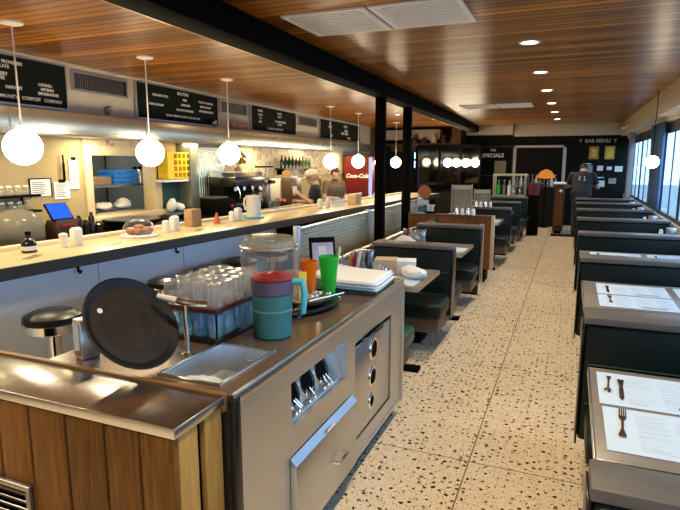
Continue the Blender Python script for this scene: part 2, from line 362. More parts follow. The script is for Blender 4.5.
# ------------------------------------------------------------------ ceiling fittings
lampg = 'recessed ceiling lights over the aisle'
for i, y in enumerate((4.82, 6.42, 8.02, 9.78, 11.5, 13.4)):
    t = thing('ceiling_light', '%s round recessed lamp from the front in the ceiling row above the aisle' % ORD[i], 'ceiling light', (-.38 + .0 * y, y, ZC), 0, lampg)
    MB().lathe([(.062, 0), (.085, 0), (.085, -.008), (.062, -.006)], n=24).build('trim_ring', WHITE, t)
    MB().cyl(0, 0, -.004, -.001, .062, n=24).build('lamp_disc', CAN, t)
    l = bpy.data.lights.new('down_spot', 'SPOT'); l.energy = 55; l.color = (1, .82, .58); l.spot_size = R(110); l.spot_blend = .8; l.shadow_soft_size = .06
    lo = bpy.data.objects.new('down_spot', l); COL.objects.link(lo); lo.location = (-.38, y, ZC - .02)
VENT = mat('vent_grey', (.92, .93, .94), .5, 0, .05, 5)
def ceiling_vent(x0, x1, y0, y1, label):
    t = thing('ceiling_vent', label, 'vent', ((x0 + x1) / 2, (y0 + y1) / 2, ZC), 0, 'louvred ceiling vents')
    hx, hy = (x1 - x0) / 2, (y1 - y0) / 2
    MB().box(-hx, hx, -hy, -hy + .03, -.012, 0).box(-hx, hx, hy - .03, hy, -.012, 0).box(-hx, -hx + .03, -hy + .03, hy - .03, -.012, 0).box(hx - .03, hx, -hy + .03, hy - .03, -.012, 0).build('frame', VENT, t)
    m = MB(); n = 12
    for i in range(n):
        y = -hy + .04 + (2 * hy - .08) * i / (n - 1)
        m.box(-hx + .03, hx - .03, y - .018, y + .018, -.010, -.006, Matrix.Translation((0, y, -.008)) @ Matrix.Rotation(R(5), 4, 'X') @ Matrix.Translation((0, -y, .008)))
    m.build('louvres', VENT, t); MB().box(-hx + .03, hx - .03, -hy + .03, hy - .03, -.003, -.0005).build('backing', VENT, t)
ceiling_vent(-1.82, -1.25, 3.35, 3.95, 'left panel of the large pair of grey ceiling vents nearest the camera')
ceiling_vent(-1.22, -.66, 3.35, 3.95, 'right panel of the large pair of grey ceiling vents nearest the camera')
ceiling_vent(-1.83, -1.27, 9.6, 10.25, 'left panel of the distant pair of grey ceiling vents')
ceiling_vent(-1.24, -.68, 9.6, 10.25, 'right panel of the distant pair of grey ceiling vents')
# globe pendants
pend = [(-3.593, 2.79, 1.735), (-3.647, 4.135, 1.715), (-3.739, 5.57, 1.725), (-3.878, 8.87, 1.635), (-3.92, 10.32, 1.64), (-3.95, 11.75, 1.62), (-3.98, 13.05, 1.62)]
plab = ['nearest round white globe pendant, hanging at the far left over the counter', 'second round white globe pendant from the left, in front of the kitchen pass window', 'third round white globe pendant from the left, before the quilted steel panel', 'white globe pendant hanging above the bearded worker in brown', 'white globe pendant hanging in front of the red drinks fridge', 'white globe pendant partly behind the nearer black post', 'white globe pendant between the two black posts']
for i, (x, y, z) in enumerate(pend):
    t = thing('hanging_globe', plab[i], 'pendant lamp', (x, y, ZC), 0, 'globe pendants above the counter')
    MB().lathe([(0, 0), (.075, 0), (.072, -.012), (.03, -.022), (0, -.024)], n=24).build('canopy', WHITE, t)
    h = ZC - z
    MB().cyl(0, 0, -h + .125, -.02, .006, n=8).build('stem', WHITE, t)
    MB().lathe([(0, -h + .15), (.03, -h + .15), (.035, -h + .12), (0, -h + .12)]).build('collar', WHITE, t)
    MB().ball(0, 0, -h, .127, n=28).build('globe', WARM, t)
for i, (x, y) in enumerate(((-3.1, 9.3), (-3.3, 10.9), (-2.9, 12.4))):
    t = thing('ceiling_light', '%s small recessed lamp in the wooden ceiling left of the black beam' % ['nearest', 'middle', 'farthest'][i], 'ceiling light', (x, y, ZC), 0, 'small recessed lamps left of the beam')
    MB().lathe([(.04, 0), (.06, 0), (.06, -.008), (.04, -.006)]).build('trim_ring', WHITE, t); MB().cyl(0, 0, -.004, -.001, .04).build('lamp_disc', CAN, t)

# ------------------------------------------------------------------ menu boards and wall vents
def board(s0, s1, label, lines):
    t = thing('menu_board', label, 'menu board', F(.10, s0 * .972, 2.135), LW, 'black menu boards above the kitchen')
    L = (s1 - s0) * .972
    MB().box(.0, .025, 0, L, 0, .39).build('panel', BOARD, t)
    MB().box(0, .032, 0, L, -.014, 0).box(0, .032, 0, L, .39, .404).box(0, .032, -.014, 0, -.014, .404).box(0, .032, L, L + .014, -.014, .404).build('frame', STEEL, t)
    for (tx, u, v, sz, al) in lines: text(tx, sz, wallM(.026, u * L, v * .39, '+x'), LETTER, t, 'lettering', al, bold=.0004)
board(2.2, 4.15, 'black letter board at far left reading community compost company', [
    ('PROVIDERS', .70, .86, .040, 'CENTER'), ('CHOCOLATE', .62, .76, .040, 'CENTER'), ('CREAMERY', .62, .60, .040, 'CENTER'), ('COFFEE', .62, .51, .040, 'CENTER'), ('HARVEST', .70, .33, .040, 'CENTER'),
    ('CATSKILL', .875, .48, .036, 'CENTER'), ('ARTISAN', .885, .38, .036, 'CENTER'), ('SMOKEHOUSE', .89, .28, .036, 'CENTER'), ('COMMUNITY', .715, .13, .042, 'RIGHT'), ('COMPOST', .842, .13, .042, 'RIGHT'), ('COMPANY', .97, .13, .042, 'RIGHT')])
board(5.19, 6.94, 'second black menu board, with a centred heading and three columns of white lines', [
    ('SIDE ITEMS', .52, .88, .05, 'CENTER'), ('EGGS ANY STYLE', .25, .72, .038, 'CENTER'), ('FRIES', .54, .70, .036, 'CENTER'), ('HOME FRIES', .55, .54, .036, 'CENTER'),
    ('BACON OR SAUSAGE', .83, .73, .036, 'CENTER'), ('GRITS OR SLAW', .82, .58, .036, 'CENTER'), ('BUTTERMILK BISCUIT', .83, .43, .036, 'CENTER'),
    ('TOAST AND JAM', .20, .44, .036, 'CENTER'), ('ROASTED VEGETABLES', .54, .37, .036, 'CENTER'), ('EXTRA CHEESE OR GRAVY ADD ON ITEMS', .52, .16, .038, 'CENTER')])
board(7.96, 9.75, 'third black menu board, right of two dark vents, with a short left column', [
    ('DRINKS', .18, .82, .05, 'CENTER'), ('COFFEE', .18, .66, .045, 'CENTER'), ('TEA', .18, .52, .045, 'CENTER'), ('JUICE', .18, .38, .045, 'CENTER'), ('SHAKES', .60, .84, .05, 'CENTER'), ('MALTS', .60, .70, .05, 'CENTER'),
    ('ICE CREAM SODAS', .62, .48, .05, 'CENTER'), ('FLOATS', .60, .36, .05, 'CENTER'), ('ASK ABOUT A SLICE OF PIE', .50, .14, .05, 'CENTER')])
board(11.05, 13.9, 'farthest black menu board on the kitchen wall before the red fridge', [
    ('PIE', .22, .84, .08, 'CENTER'), ('CAKE', .22, .66, .08, 'CENTER'), ('TODAY', .60, .80, .08, 'CENTER'), ('BREAD', .62, .55, .08, 'CENTER'), ('SOUP  SALAD', .58, .38, .08, 'CENTER'), ('ROLLS', .70, .14, .08, 'CENTER'), ('TEA', .25, .18, .08, 'CENTER')])
def wvent(s0, s1, label):
    t = thing('wall_vent', label, 'vent', F(.10, s0 * .972, 2.325), LW, 'dark wall vents between the menu boards'); L = (s1 - s0) * .972
    MB().box(0, .02, 0, L, 0, .02).box(0, .02, 0, L, .17, .19).box(0, .02, 0, .03, .02, .17).box(0, .02, L - .03, L, .02, .17).build('frame', STEEL, t)
    MB().box(0, .004, .03, L - .03, .02, .17).build('backing', BLACK, t)
    m = MB()
    n = int(L / .035)
    for i in range(n): m.box(.004, .014, .04 + i * (L - .09) / n, .056 + i * (L - .09) / n, .02, .17)
    m.build('grille', STEELD, t)
wvent(4.24, 5.06, 'dark wall vent between the far left and second menu boards')
wvent(7.02, 7.84, 'dark wall vent between the second and third menu boards')
wvent(9.9, 10.9, 'dark wall vent between the third and farthest menu boards')
for s, lb in ((4.72, 'small round grey fitting on the band below the nearest wall vent'), (6.80, 'small grey fitting at the lower right corner of the second menu board')):
    one(MB().lathe([(0, 0), (.045, 0), (.045, .02), (.025, .05), (0, .05)], M=Matrix.Rotation(PI / 2, 4, 'Y')).ball(.04, 0, .03, .02), 'wall_fitting', STEELD, lb, 'fitting', F(.10 if s < 5 else .133, s * .972, 2.165), LW)
one(MB().box(0, .1, 0, .5, 0, .1).box(.1, .13, .05, .45, .02, .06), 'wall_speaker', TAN, 'small tan box mounted below the vent left of the third menu board', 'box', F(.10, 7.05, 2.13), LW, bev=.008)
# ------------------------------------------------------------------ left lunch counter
CT = -.07
def G(out, s, z): return (-3.25 + .07 * s + out, s, z)   # out<0 goes towards the kitchen
t = thing('lunch_counter', 'long lunch counter with cream top, dark edge and grey front panels coloured blue for window light', 'counter', G(0, 0, 0), CT)
MB().box(-.62, -.02, .3, 11.2, .955, 1.0).build('countertop', mat('cream_counter_top', (.58, .45, .25), .3, 0, .14, 4), t, bev=.003)
MB().box(-.02, .0, .3, 11.2, .925, 1.002).build('edge_band', mat('dark_counter_edge', (.035, .030, .026), .4, 0, .2, 5), t)
MB().box(-.70, -.62, .3, 11.2, .955, 1.03).build('back_ledge', CREAM, t, bev=.004)
m = MB()
for i in range(6): m.box(-.10, -.06, .3 + i * .875, .3 + i * .875 + .867, .09, .925)
m.build('front_panel', BLUELIT, t)
MB().box(-.60, -.105, .35, 11.1, .0, .953).build('carcass', DARKWALL, t)
MB().box(-.10, -.065, 5.552, 11.1, .0, .925).build('dark_front_panel', BLACK, t)
for i, s in enumerate((2.75, 3.7, 4.75)):
    MB().tube([(-.05, s, .922), (-.05, s, .89), (-.035, s, .875), (-.02, s, .89)], .009).build('hook', BLACK, t)
MB().box(-.12, .015, 5.25, 5.55, .0, .92).build('end_block', BLACK, t)
# stools
def stool(x, y, label, first=[None]):
    if first[0] is None:
        t = thing('bar_stool', label, 'stool', (x, y, 0), 0, 'round black stools along the lunch counter'); first[0] = t
        MB().lathe([(0, .70), (.155, .70), (.165, .715), (.160, .745), (.12, .765), (0, .772)], n=32).build('seat', mat('black_seat_vinyl', (.006, .006, .006), .33, 0, .2, 6, spec=.3), t)
        MB().lathe([(.02, .655), (.160, .655), (.167, .662), (.167, .708), (.160, .714), (.15, .70), (.02, .70)], n=32).build('chrome_band', CHROME, t)
        MB().cyl(0, 0, .03, .655, .038).build('pedestal', CHROME, t)
        MB().lathe([(0, 0), (.19, 0), (.19, .012), (.06, .035), (0, .036)], n=28).build('base', CHROME, t)
        m = MB(); m.tube([(.15 * math.cos(a * PI / 12), .15 * math.sin(a * PI / 12), .24) for a in range(25)], .010); m.tube([(-.15, 0, .24), (.15, 0, .24)], .008); m.build('foot_ring', CHROME, t)
    else: dup(first[0], (x, y, 0), label)
for i, (x, y) in enumerate(((-2.77, 2.24), (-2.77, 2.78), (-2.77, 3.27), (-2.77, 3.82), (-2.76, 4.22), (-2.75, 4.80))):
    stool(x, y, ['round black chrome-banded stool nearest the camera, left of the steel napkin box', 'black chrome-banded stool hidden behind the leaning brown tray', 'black chrome-banded stool showing between brown tray and glass racks', 'black stool behind the left half of the glass racks', 'black stool behind the right half of the glass racks', 'farthest black counter stool, seen behind the clear jar'][i])
# corrugated divider and its posts
o = thing('divider_wall', 'low divider of horizontal corrugated metal between counter and left booths', 'divider', (-2.42, 0, 0), 0)
def corr(u, v):
    return (.019 * math.sin(v * 2 * PI * 12), 4.76 + u * 4.75, .50 + v * .48)
m = MB(); m.grid(corr, 2, 12 * 10); m.build('corrugated_sheet', CORR, o, solid=.003, angle=80)
MB().box(-.02, .02, 4.74, 9.52, 0, .49).build('lower_panel', BLACK, o)
MB().box(-.03, .03, 4.74, 9.52, .985, 1.0).build('top_rail', EDGE, o, bev=.003)
for y in (4.72, 6.72, 9.53): MB().box(-.03, .03, y - .03, y + .03, 0, 1.02).build('post', mat('pale_blue_steel', (.45, .55, .66), .35, .6), o, bev=.004)
# ------------------------------------------------------------------ things on the lunch counter
def napkin_pair(out, s, k, small, tall):
    one(MB().box(-.03, .03, -.035, .035, 0, .125).prism([(-.03, .125), (.03, .125), (0, .14)], -.035, .035, axis=1), 'napkin_holder', WHITE, tall, 'napkin holder', G(out, s + .09, 1.002), CT, 'napkin holders on the lunch counter', bev=.004)
    one(MB().cyl(0, 0, 0, .085, .03, n=14).lathe([(.031, .085), (.031, .098), (.012, .108), (0, .108)]), 'condiment_bottle', WHITE, small, 'bottle', G(out, s - .02, 1.002), CT, 'condiment bottles on the lunch counter')
napkin_pair(-.42, 2.97, 0, 'short white condiment bottle beside the napkin holder right of the blue tablet', 'tall white napkin holder at left on the counter, below the blue tablet')
napkin_pair(-.40, 3.99, 1, 'short white condiment bottle right of the glass cloche', 'white napkin holder right of the glass cloche, below the yellow rack')
napkin_pair(-.45, 5.02, 2, 'short white condiment bottle left of the towel-draped pitcher', 'white napkin holder left of the towel-draped pitcher')
t = thing('bread_cloche', 'clear glass cloche full of brown rolls on the counter', 'cloche', G(-.40, 3.66, 1.002), CT)
MB().lathe([(0, 0), (.15, 0), (.155, .015), (.14, .02), (0, .02)], n=24).build('plate', WHITE, t)
MB().lathe([(.135, .022), (.135, .07), (.11, .115), (.05, .145), (0, .15)], n=24).build('dome', GLASS, t)
MB().ball(0, 0, .165, .02).build('knob', GLASS, t)
m = MB()
for a in range(7): m.ball(.075 * math.cos(a * .9), .075 * math.sin(a * .9), .05, .042, .042, .03, n=10)
m.ball(0, 0, .075, .05, .045, .03, n=10); m.build('rolls', mat('bread_brown', (.30, .12, .05), .6, 0, .3, 12), t)['kind'] = 'stuff'
t = thing('water_pitcher', 'white pitcher standing on a turquoise saucer near the counter end', 'pitcher', G(-.45, 5.40, 1.002), CT)
MB().lathe([(0, .015), (.075, .015), (.08, .05), (.085, .25), (.088, .255), (.08, .255), (.075, .03), (0, .03)]).build('body', WHITE, t)
MB().tube([(-.02, -.08, .23), (-.02, -.14, .225), (-.02, -.15, .17), (-.02, -.12, .10)], .012).build('handle', WHITE, t)
MB().cyl(0, 0, 0, .014, .115).build('saucer', TEALB, t)
t = thing('sauce_bottle', 'dark squat bottle with white label at the left counter end', 'bottle', G(-.45, 2.70, 1.002), CT)
MB().lathe([(0, 0), (.05, 0), (.052, .05), (.04, .08), (.018, .10), (.018, .125), (0, .125)]).build('body', BLACKG, t); MB().lathe([(.0525, .015), (.0535, .02), (.0535, .04), (.0525, .045)]).build('label_band', PAPER, t)
MB().cyl(0, 0, .125, .145, .02).build('cap', BLACK, t)
one(MB().lathe([(0, 0), (.035, 0), (.03, .05), (.012, .09), (.012, .11), (0, .11)]), 'hot_sauce_bottle', mat('orange_sauce', (.55, .12, .02), .4), 'small orange sauce bottle on counter left of white napkin holder', 'bottle', G(-.45, 4.75, 1.002), CT)
one(MB().box(-.05, .05, -.07, .07, 0, .17), 'wooden_caddy', TAN, 'brown wooden caddy box standing at the rear of the counter', 'caddy', G(-.50, 4.45, 1.002), CT, bev=.006)
for i, (o_, s_) in enumerate(((-.25, 2.55), (-.22, 3.2), (-.24, 4.2), (-.22, 4.6))):
    t = thing('cutlery_roll', ['nearest', 'second', 'third', 'farthest'][i] + ' fork and knife set laid on a place along the lunch counter', 'cutlery', G(o_, s_, 1.002), CT + .5, 'cutlery settings on the lunch counter')
    MB().box(-.004, .004, -.09, .05, 0, .003).box(-.011, .011, .05, .09, 0, .003).build('fork', STEELD, t); MB().box(.03, .044, -.02, .09, 0, .003).box(.032, .040, -.10, -.02, 0, .004).build('knife', STEELD, t)
far = [(-.45, 6.95, 'w', 'white shaker'), (-.45, 7.15, 'w', 'tall white shaker'), (-.42, 7.55, 'g', 'stacked glass cups'), (-.40, 7.95, 't', 'tan box'), (-.45, 8.75, 'w', 'white bottle'), (-.42, 8.95, 'w', 'white carton')]
for i, (o_, s_) in enumerate(((-.42, 6.9), (-.38, 7.06))):
    one(MB().lathe([(0, 0), (.035, 0), (.035, .10), (.02, .13), (.0, .13)]), 'shaker', WHITE, ['left', 'right'][i] + ' white shaker of the pair in front of the worker in brown', 'shaker', G(o_, s_, 1.002), CT, 'white shakers before the brown-shirted worker')
for i in range(6):
    one(MB().lathe([(0, 0), (.035, 0), (.042, .11), (.039, .11), (.032, .006), (0, .006)], n=14), 'glass_tumbler', TUMB, 'clear glass tumbler on the counter before the red fridge', 'glass', G(-.36 - .10 * (i % 2), 7.32 + .095 * (i // 2), 1.002), CT, 'tumblers on the counter before the red fridge')
for i in range(2):
    one(MB().box(-.07, .07, -.11, .11, 0, .075), 'takeout_box', mat('kraft_box%d' % i, (.62, .45, .26), .7), ['lower', 'upper'][i] + ' tan takeout box of the stack on counter left of black post', 'box', G(-.33, 7.83, 1.002 + i * .077), CT, 'tan takeout boxes on the counter', bev=.004)
for i, (o_, s_, h) in enumerate(((-.38, 8.75, .14), (-.36, 8.98, .17))):
    one(MB().lathe([(0, 0), (.035, 0), (.035, h * .7), (.015, h * .85), (.015, h), (0, h)]), 'milk_bottle', WHITE, ['shorter', 'taller'][i] + ' white bottle on the counter between the two black posts', 'bottle', G(o_, s_, 1.002), CT, 'white bottles between the posts')

# ------------------------------------------------------------------ back counter and kitchen wall
t = thing('back_counter', 'dark back counter with cream edge along the kitchen wall', 'counter', F(0, 0, 0), LW)
MB().box(.03, .58, -1, 12.2, .88, .92).build('worktop', BLACKG, t, bev=.003)
MB().box(.58, .61, -1, 12.2, .85, .925).build('edge_strip', CREAM, t, bev=.003)
MB().box(.05, .54, -1, 12.2, 0, .88).build('carcass', STEELD, t)
def K(out, s, z=.922): return F(out, s, z)
t = thing('tablet_register', 'tablet with bright blue screen tilted on a brown stand', 'tablet', K(.36, 3.60), LW)
MB().prism([(-.12, 0), (.10, 0), (.10, .20), (-.02, .20)], -.11, .13, axis=1).build('stand', DOORBR, t, bev=.008)
m = Matrix.Translation((.05, -.03, .27)) @ Matrix.Rotation(R(58), 4, 'Y')
MB().box(-.085, .085, -.12, .12, -.008, .008, m).build('tablet_body', BLACK, t, bev=.004)
MB().box(-.075, .075, -.108, .108, .0085, .0095, m).build('screen', SCREEN, t)
MB().box(.115, .135, -.08, .06, .14, .16).build('card_slot', RED, t)
t = thing('mesh_dome', 'large grey domed food cover on the back counter at far left', 'food cover', K(.30, 3.22), LW)
MB().lathe([(.21, .02), (.21, .15), (.19, .23), (.14, .285), (.06, .31), (0, .314)], n=32).build('dome', clear('grey_acrylic', (.55, .53, .48), 1.4, .2, .45, (.30, .28, .24)), t, solid=.003)
MB().lathe([(0, 0), (.23, 0), (.23, .018), (0, .02)], n=32).build('base_plate', STEELD, t)
MB().ball(0, 0, .325, .018).build('knob', STEELD, t)
for i, (s, z, n) in enumerate(((3.3, 1.34, 5), (3.3, 1.20, 5))):
    one(MB().box(.0, .16, -.45, .30, -.02, 0).box(0, .01, -.4, -.38, -.10, -.02).box(0, .01, .22, .24, -.10, -.02), 'wall_shelf', BLACK, ['upper', 'lower'][i] + ' black wall shelf of jars at the far left', 'shelf', F(.004, s, z), LW)
    for k in range(n):
        j = thing('spice_jar', 'small glass jar with pale lid standing on the %s wall shelf at far left' % ['upper', 'lower'][i], 'jar', F(.08, s - .12 + k * .085, z + .001), LW, 'jars on the %s left wall shelf' % ['upper', 'lower'][i])
        MB().lathe([(0, 0), (.03, 0), (.032, .05), (.022, .065), (0, .065)], n=12).build('body', TUMB, j); MB().cyl(0, 0, .066, .085, .025, n=12).build('lid', (RED if k == 0 and i == 0 else WHITE), j)
def paper(s0, s1, z0, z1, label, clip=False):
    t = thing('notice_sheet', label, 'paper', F(.004, s0, z0), LW); L = s1 - s0; h = z1 - z0
    MB().box(0, .006, 0, L, 0, h).build('sheet', PAPER, t)
    m = MB()
    for k in range(7): m.box(.0065, .0075, .02, L * random.uniform(.6, .9), h * (.12 + .11 * k), h * (.12 + .11 * k) + .006)
    m.build('print', INK, t)
    if clip: MB().box(.004, .02, L * .3, L * .7, h - .01, h + .02).build('clip', BLACK, t, bev=.004)
    else: MB().box(0, .009, -.012, 0, -.01, h + .01).box(0, .009, 0, L, h, h + .01).box(0, .009, L, L + .012, -.01, h + .01).build('frame', BLACK, t)
paper(3.63, 3.86, 1.31, 1.47, 'black framed notice on the tan wall left of the clipboard')
paper(3.90, 4.09, 1.27, 1.44, 'white sheet on a clipboard hanging on the tan wall above the tablet', True)
paper(4.10, 4.22, 1.36, 1.66, 'tall pale sheet hanging on the wall beside the pass window', True)
t = thing('wall_scraper', 'dark long handled utensil hanging on wall left of pass window', 'utensil', F(.02, 4.02, 1.45), LW); MB().box(0, .012, -.012, .012, 0, .17).build('blade', BLACK, t); MB().cyl(.006, 0, .17, .25, .008, n=8).build('handle', BLACK, t)
for i, (s, h, r) in enumerate(((3.90, .20, .035), (3.98, .15, .04), (4.06, .22, .03), (4.15, .12, .05))):
    one(MB().lathe([(0, 0), (r, 0), (r, h * .75), (r * .5, h * .9), (r * .5, h), (0, h)], n=12), 'dark_bottle', BLACKG, ['first', 'second', 'third', 'fourth'][i] + ' of the dark bottles right of the tablet stand, counted from the left', 'bottle', K(.30, s), LW, 'dark bottles right of the tablet')
t = thing('crepe_griddle', 'low black round griddle on the back counter below the pass window', 'griddle', K(.33, 4.62), LW)
MB().lathe([(0, 0), (.22, 0), (.24, .06), (.30, .08), (.31, .10), (0, .10)], n=32).build('body', BLACK, t); MB().lathe([(0, .101), (.29, .101), (.29, .11), (0, .112)], n=32).build('plate', STEELD, t)
# inside the pass window
t = thing('pass_shelf', 'steel shelf inside the kitchen pass window', 'shelf', F(-.45, 4.4, 1.34), LW); MB().box(-.15, .2, .0, 1.2, 0, .025).build('board', STEELD, t)
MB().box(-.15, -.12, .05, .08, -.30, 0).build('bracket', STEELD, t)
t = thing('plastic_crate', 'bright blue plastic crate on the shelf inside the pass window', 'crate', F(-.42, 5.05, 1.367), LW)
m = MB(); m.box(-.12, .12, 0, .42, 0, .012)
for z in (.03, .085, .14): m.box(.11, .12, 0, .42, z, z + .03).box(-.12, -.11, 0, .42, z, z + .03).box(-.11, .11, 0, .012, z, z + .03).box(-.11, .11, .408, .42, z, z + .03)
for k in range(9): m.box(.108, .119, .0 + k * .05, .02 + k * .05, .012, .17)
m.build('basket', CRATE, t)
MB().box(-.1, .1, .03, .39, .02, .13).build('contents', CRATE, t)
one(MB().box(-.12, .12, 0, .3, 0, .09), 'cardboard_box', TAN, 'flat brown cardboard box left of the blue crate', 'box', F(-.42, 4.70, 1.367), LW, bev=.004)
for i in range(2): 
    t = thing('thermal_jug', ['left', 'right'][i] + ' dark topped steel jug right of the blue crate', 'jug', F(-.38, 5.52 + i * .095, 1.367), LW, 'steel jugs on the pass shelf'); MB().lathe([(0, 0), (.038, 0), (.04, .14), (.02, .17), (0, .17)], n=14).build('body', STEEL, t); MB().lathe([(0, .171), (.024, .171), (.03, .2), (0, .21)], n=14).build('lid', BLACK, t)
def lump(seed, rx, ry, rz):
    rnd = random.Random(seed); m = MB(); m.ball(0, 0, rz, rx, ry, rz, n=20)
    for v in m.b.verts:
        d = 1 + .28 * math.sin(17 * v.co.x + seed) * math.sin(23 * v.co.y + 2 * seed) + rnd.uniform(-.07, .07)
        v.co = Vector((v.co.x * d, v.co.y * d, max(0, v.co.z * d)))
    return m
one(MB().box(-.2, .16, 4.45, 5.38, -.03, 0), 'prep_ledge', STEEL, 'steel prep ledge inside the pass window holding white bags', 'ledge', F(-.33, 0, 1.06), LW)
for i, (s, a) in enumerate(((4.62, .10), (4.88, .10), (5.18, .13))):
    one(lump(i + 3, .09, a, .055), 'food_bag', WHITE, ['left', 'middle', 'right'][i] + ' crumpled white bag on the ledge inside the pass window', 'bag', F(-.33, s, 1.061), LW, 'white bags inside the pass window')
t = thing('kitchen_fryer', 'black kitchen appliance with grey door standing behind the pass shelf', 'appliance', F(-1.7, 4.70, 0.002), LW); MB().box(-.3, .3, 0, .5, 0, 1.30).build('body', BLACK, t, bev=.01); MB().box(.301, .31, .06, .44, .95, 1.22).build('door', STEELD, t)
t = thing('kitchen_fridge', 'grey steel kitchen cabinet deep behind the pass window', 'cabinet', F(-1.7, 5.25, 0.002), LW); MB().box(-.3, .3, 0, .8, 0, 1.9).build('body', mat('grey_steel_door', (.34, .35, .32), .4, .5), t, bev=.01); MB().box(.301, .33, .05, .08, .9, 1.3).build('handle', STEEL, t)
# yellow rack, niche, steel column, quilted panel
t = thing('cup_rack', 'bright yellow wire rack hung beside the pass window', 'rack', F(.03, 5.44, 1.42), LW)
m = MB(); m.box(0, .02, 0, .50, 0, .33); m.build('back_plate', BLACK, t)
m = MB()
for k in range(5): m.box(.021, .16, .115 + k * .09, .14 + k * .09, 0, .33)
for k in range(5): m.box(.021, .16, 0, .50, k * .0775, k * .0775 + .022)
m.box(.021, .17, 0, .10, 0, .33); m.build('grid', YELLOW, t)
one(MB().box(0, .16, -.02, .52, -.03, 0), 'niche_shelf', WHITE, 'white shelf edge under the yellow rack', 'shelf', F(.02, 5.44, 1.415), LW)
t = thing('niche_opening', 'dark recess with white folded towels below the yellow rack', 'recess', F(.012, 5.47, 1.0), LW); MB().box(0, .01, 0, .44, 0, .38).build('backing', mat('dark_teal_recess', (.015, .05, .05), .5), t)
MB().box(.01, .20, 0, .46, -.03, 0).build('ledge', STEEL, t)
for i, (s, a) in enumerate(((5.57, .07), (5.77, .08))):
    one(lump(i + 9, .07, a, .06 + .03 * (1 - i)), 'folded_towel', WHITE, ['left', 'right'][i] + ' white towel on the steel ledge below the yellow rack', 'towel', F(.12, s, 1.001), LW, 'towels below the yellow rack')
o = struct(MB().box(0, .22, 5.90, 6.08, .92, 1.866), 'trim_12', mat('olive_steel_column', (.20, .21, .17), .35, .6), bev=.006); o.location = F(0, 0, 0); o.rotation_euler.z = LW
t = thing('steel_splash_panel', 'ribbed stainless steel splash panel reflecting yellow light behind the grill', 'panel', F(.012, 6.10, .93), LW)
m = MB()
for k in range(16): m.lathe([(0, 0), (.03, 0), (.03, .86), (0, .86)], cx=.04, cy=.03 + k * .0585, n=12, M=Matrix.Diagonal((.5, 1, 1, 1)))
m.build('ribs', mat('bright_ribbed_steel', (.78, .70, .46), .25, 1.), t); MB().box(-.004, .002, 0, .94, 0, .90).build('sheet', STEEL, t)
# grill / coffee equipment along the wall
t = thing('espresso_machine', 'large black and steel espresso machine on the back counter', 'espresso machine', K(.30, 6.95), LW)
MB().box(-.22, .20, -.42, .42, .04, .14).build('drip_base', BLACKG, t, bev=.01); MB().box(-.22, .02, -.42, .42, .14, .36).build('body', BLACK, t, bev=.01); MB().box(-.22, .22, -.44, .44, .36, .50).build('head', BLACKG, t, bev=.02)
MB().box(-.20, .20, -.40, .40, .501, .52).box(-.2, .2, -.40, -.39, .52, .56).box(.19, .2, -.4, .4, .52, .56).build('cup_rail', CHROME, t)
for k in range(3):
    g = MB().cyl(.10, -.25 + k * .25, .30, .36, .035).build('group_head', CHROME, t); MB().tube([(.13, -.25 + k * .25, .30), (.27, -.25 + k * .25, .27)], .012).build('portafilter', BLACK, g)
for sgn in (-1, 1): MB().tube([(.2, .36 * sgn, .36), (.25, .37 * sgn, .28), (.24, .37 * sgn, .18)], .007).build('steam_wand', CHROME, t)
for yy in (-.36, .36): MB().cyl(0, yy, 0, .04, .03).build('foot', BLACK, t)
for k in range(5): one(MB().lathe([(0, 0), (.03, 0), (.038, .05), (.034, .05), (.026, .005), (0, .005)], n=12), 'coffee_cup', WHITE, 'small white cup upside on top of the espresso machine', 'cup', F(.28, 6.68 + .1 * k, .922 + .521), LW, 'cups on the espresso machine')
t = thing('flat_grill', 'dark grill with red knob below the ribbed steel panel', 'grill', K(.30, 6.32), LW); MB().box(-.24, .22, -.18, .18, .0, .22).build('body', BLACK, t, bev=.01); MB().box(-.24, .1, -.17, .17, .221, .24).build('plate', STEELD, t); MB().ball(.23, .05, .11, .03).build('knob', RED, t)
t = thing('plant_vase', 'dried flower arrangement on top shelf right of third pendant', 'plant', F(.16, 7.22, 1.445), LW)
MB().lathe([(0, 0), (.05, 0), (.06, .06), (.035, .11), (.03, .11), (0, .01)]).build('vase', TAN, t)
m = MB(); rr = random.Random(4)
for k in range(60): a = rr.uniform(0, 6.28); q = rr.uniform(.02, .15); m.ball(q * math.cos(a) * .8, q * math.sin(a), .17 + rr.uniform(0, .17), .024, n=6)
for k in range(8): m.tube([(0, 0, .1), (.08 * math.cos(k), .1 * math.sin(k), .26)], .003, 5)
m.build('foliage', mat('dried_flowers', (.34, .24, .10), .7, 0, .5, 30), t)['kind'] = 'stuff'
one(MB().box(.0, .3, -.2, .2, -.02, 0).box(0, .02, -.2, .2, -.1, -.02), 'wall_ledge', STEELD, 'small wall ledge holding the dried flowers', 'shelf', F(.02, 7.22, 1.444), LW)
for i, s in enumerate((7.65, 7.92)):
    t = thing('coffee_grinder', ['left', 'right'][i] + ' steel coffee grinder with clear hopper beside the espresso machine', 'coffee grinder', K(.32, s), LW, 'coffee grinders')
    MB().box(-.10, .10, -.09, .09, 0, .06).build('base', BLACK, t, bev=.01); MB().box(-.10, .0, -.07, .07, .06, .36).build('body', STEEL, t, bev=.01); MB().box(-.1, .09, -.08, .08, .36, .42).build('head', BLACKG, t, bev=.01)
    MB().lathe([(.04, .42), (.085, .50), (.085, .62), (0, .62)], n=16).build('hopper', TUMB, t); MB().cyl(0, 0, .621, .645, .09).build('lid', BLACK, t)
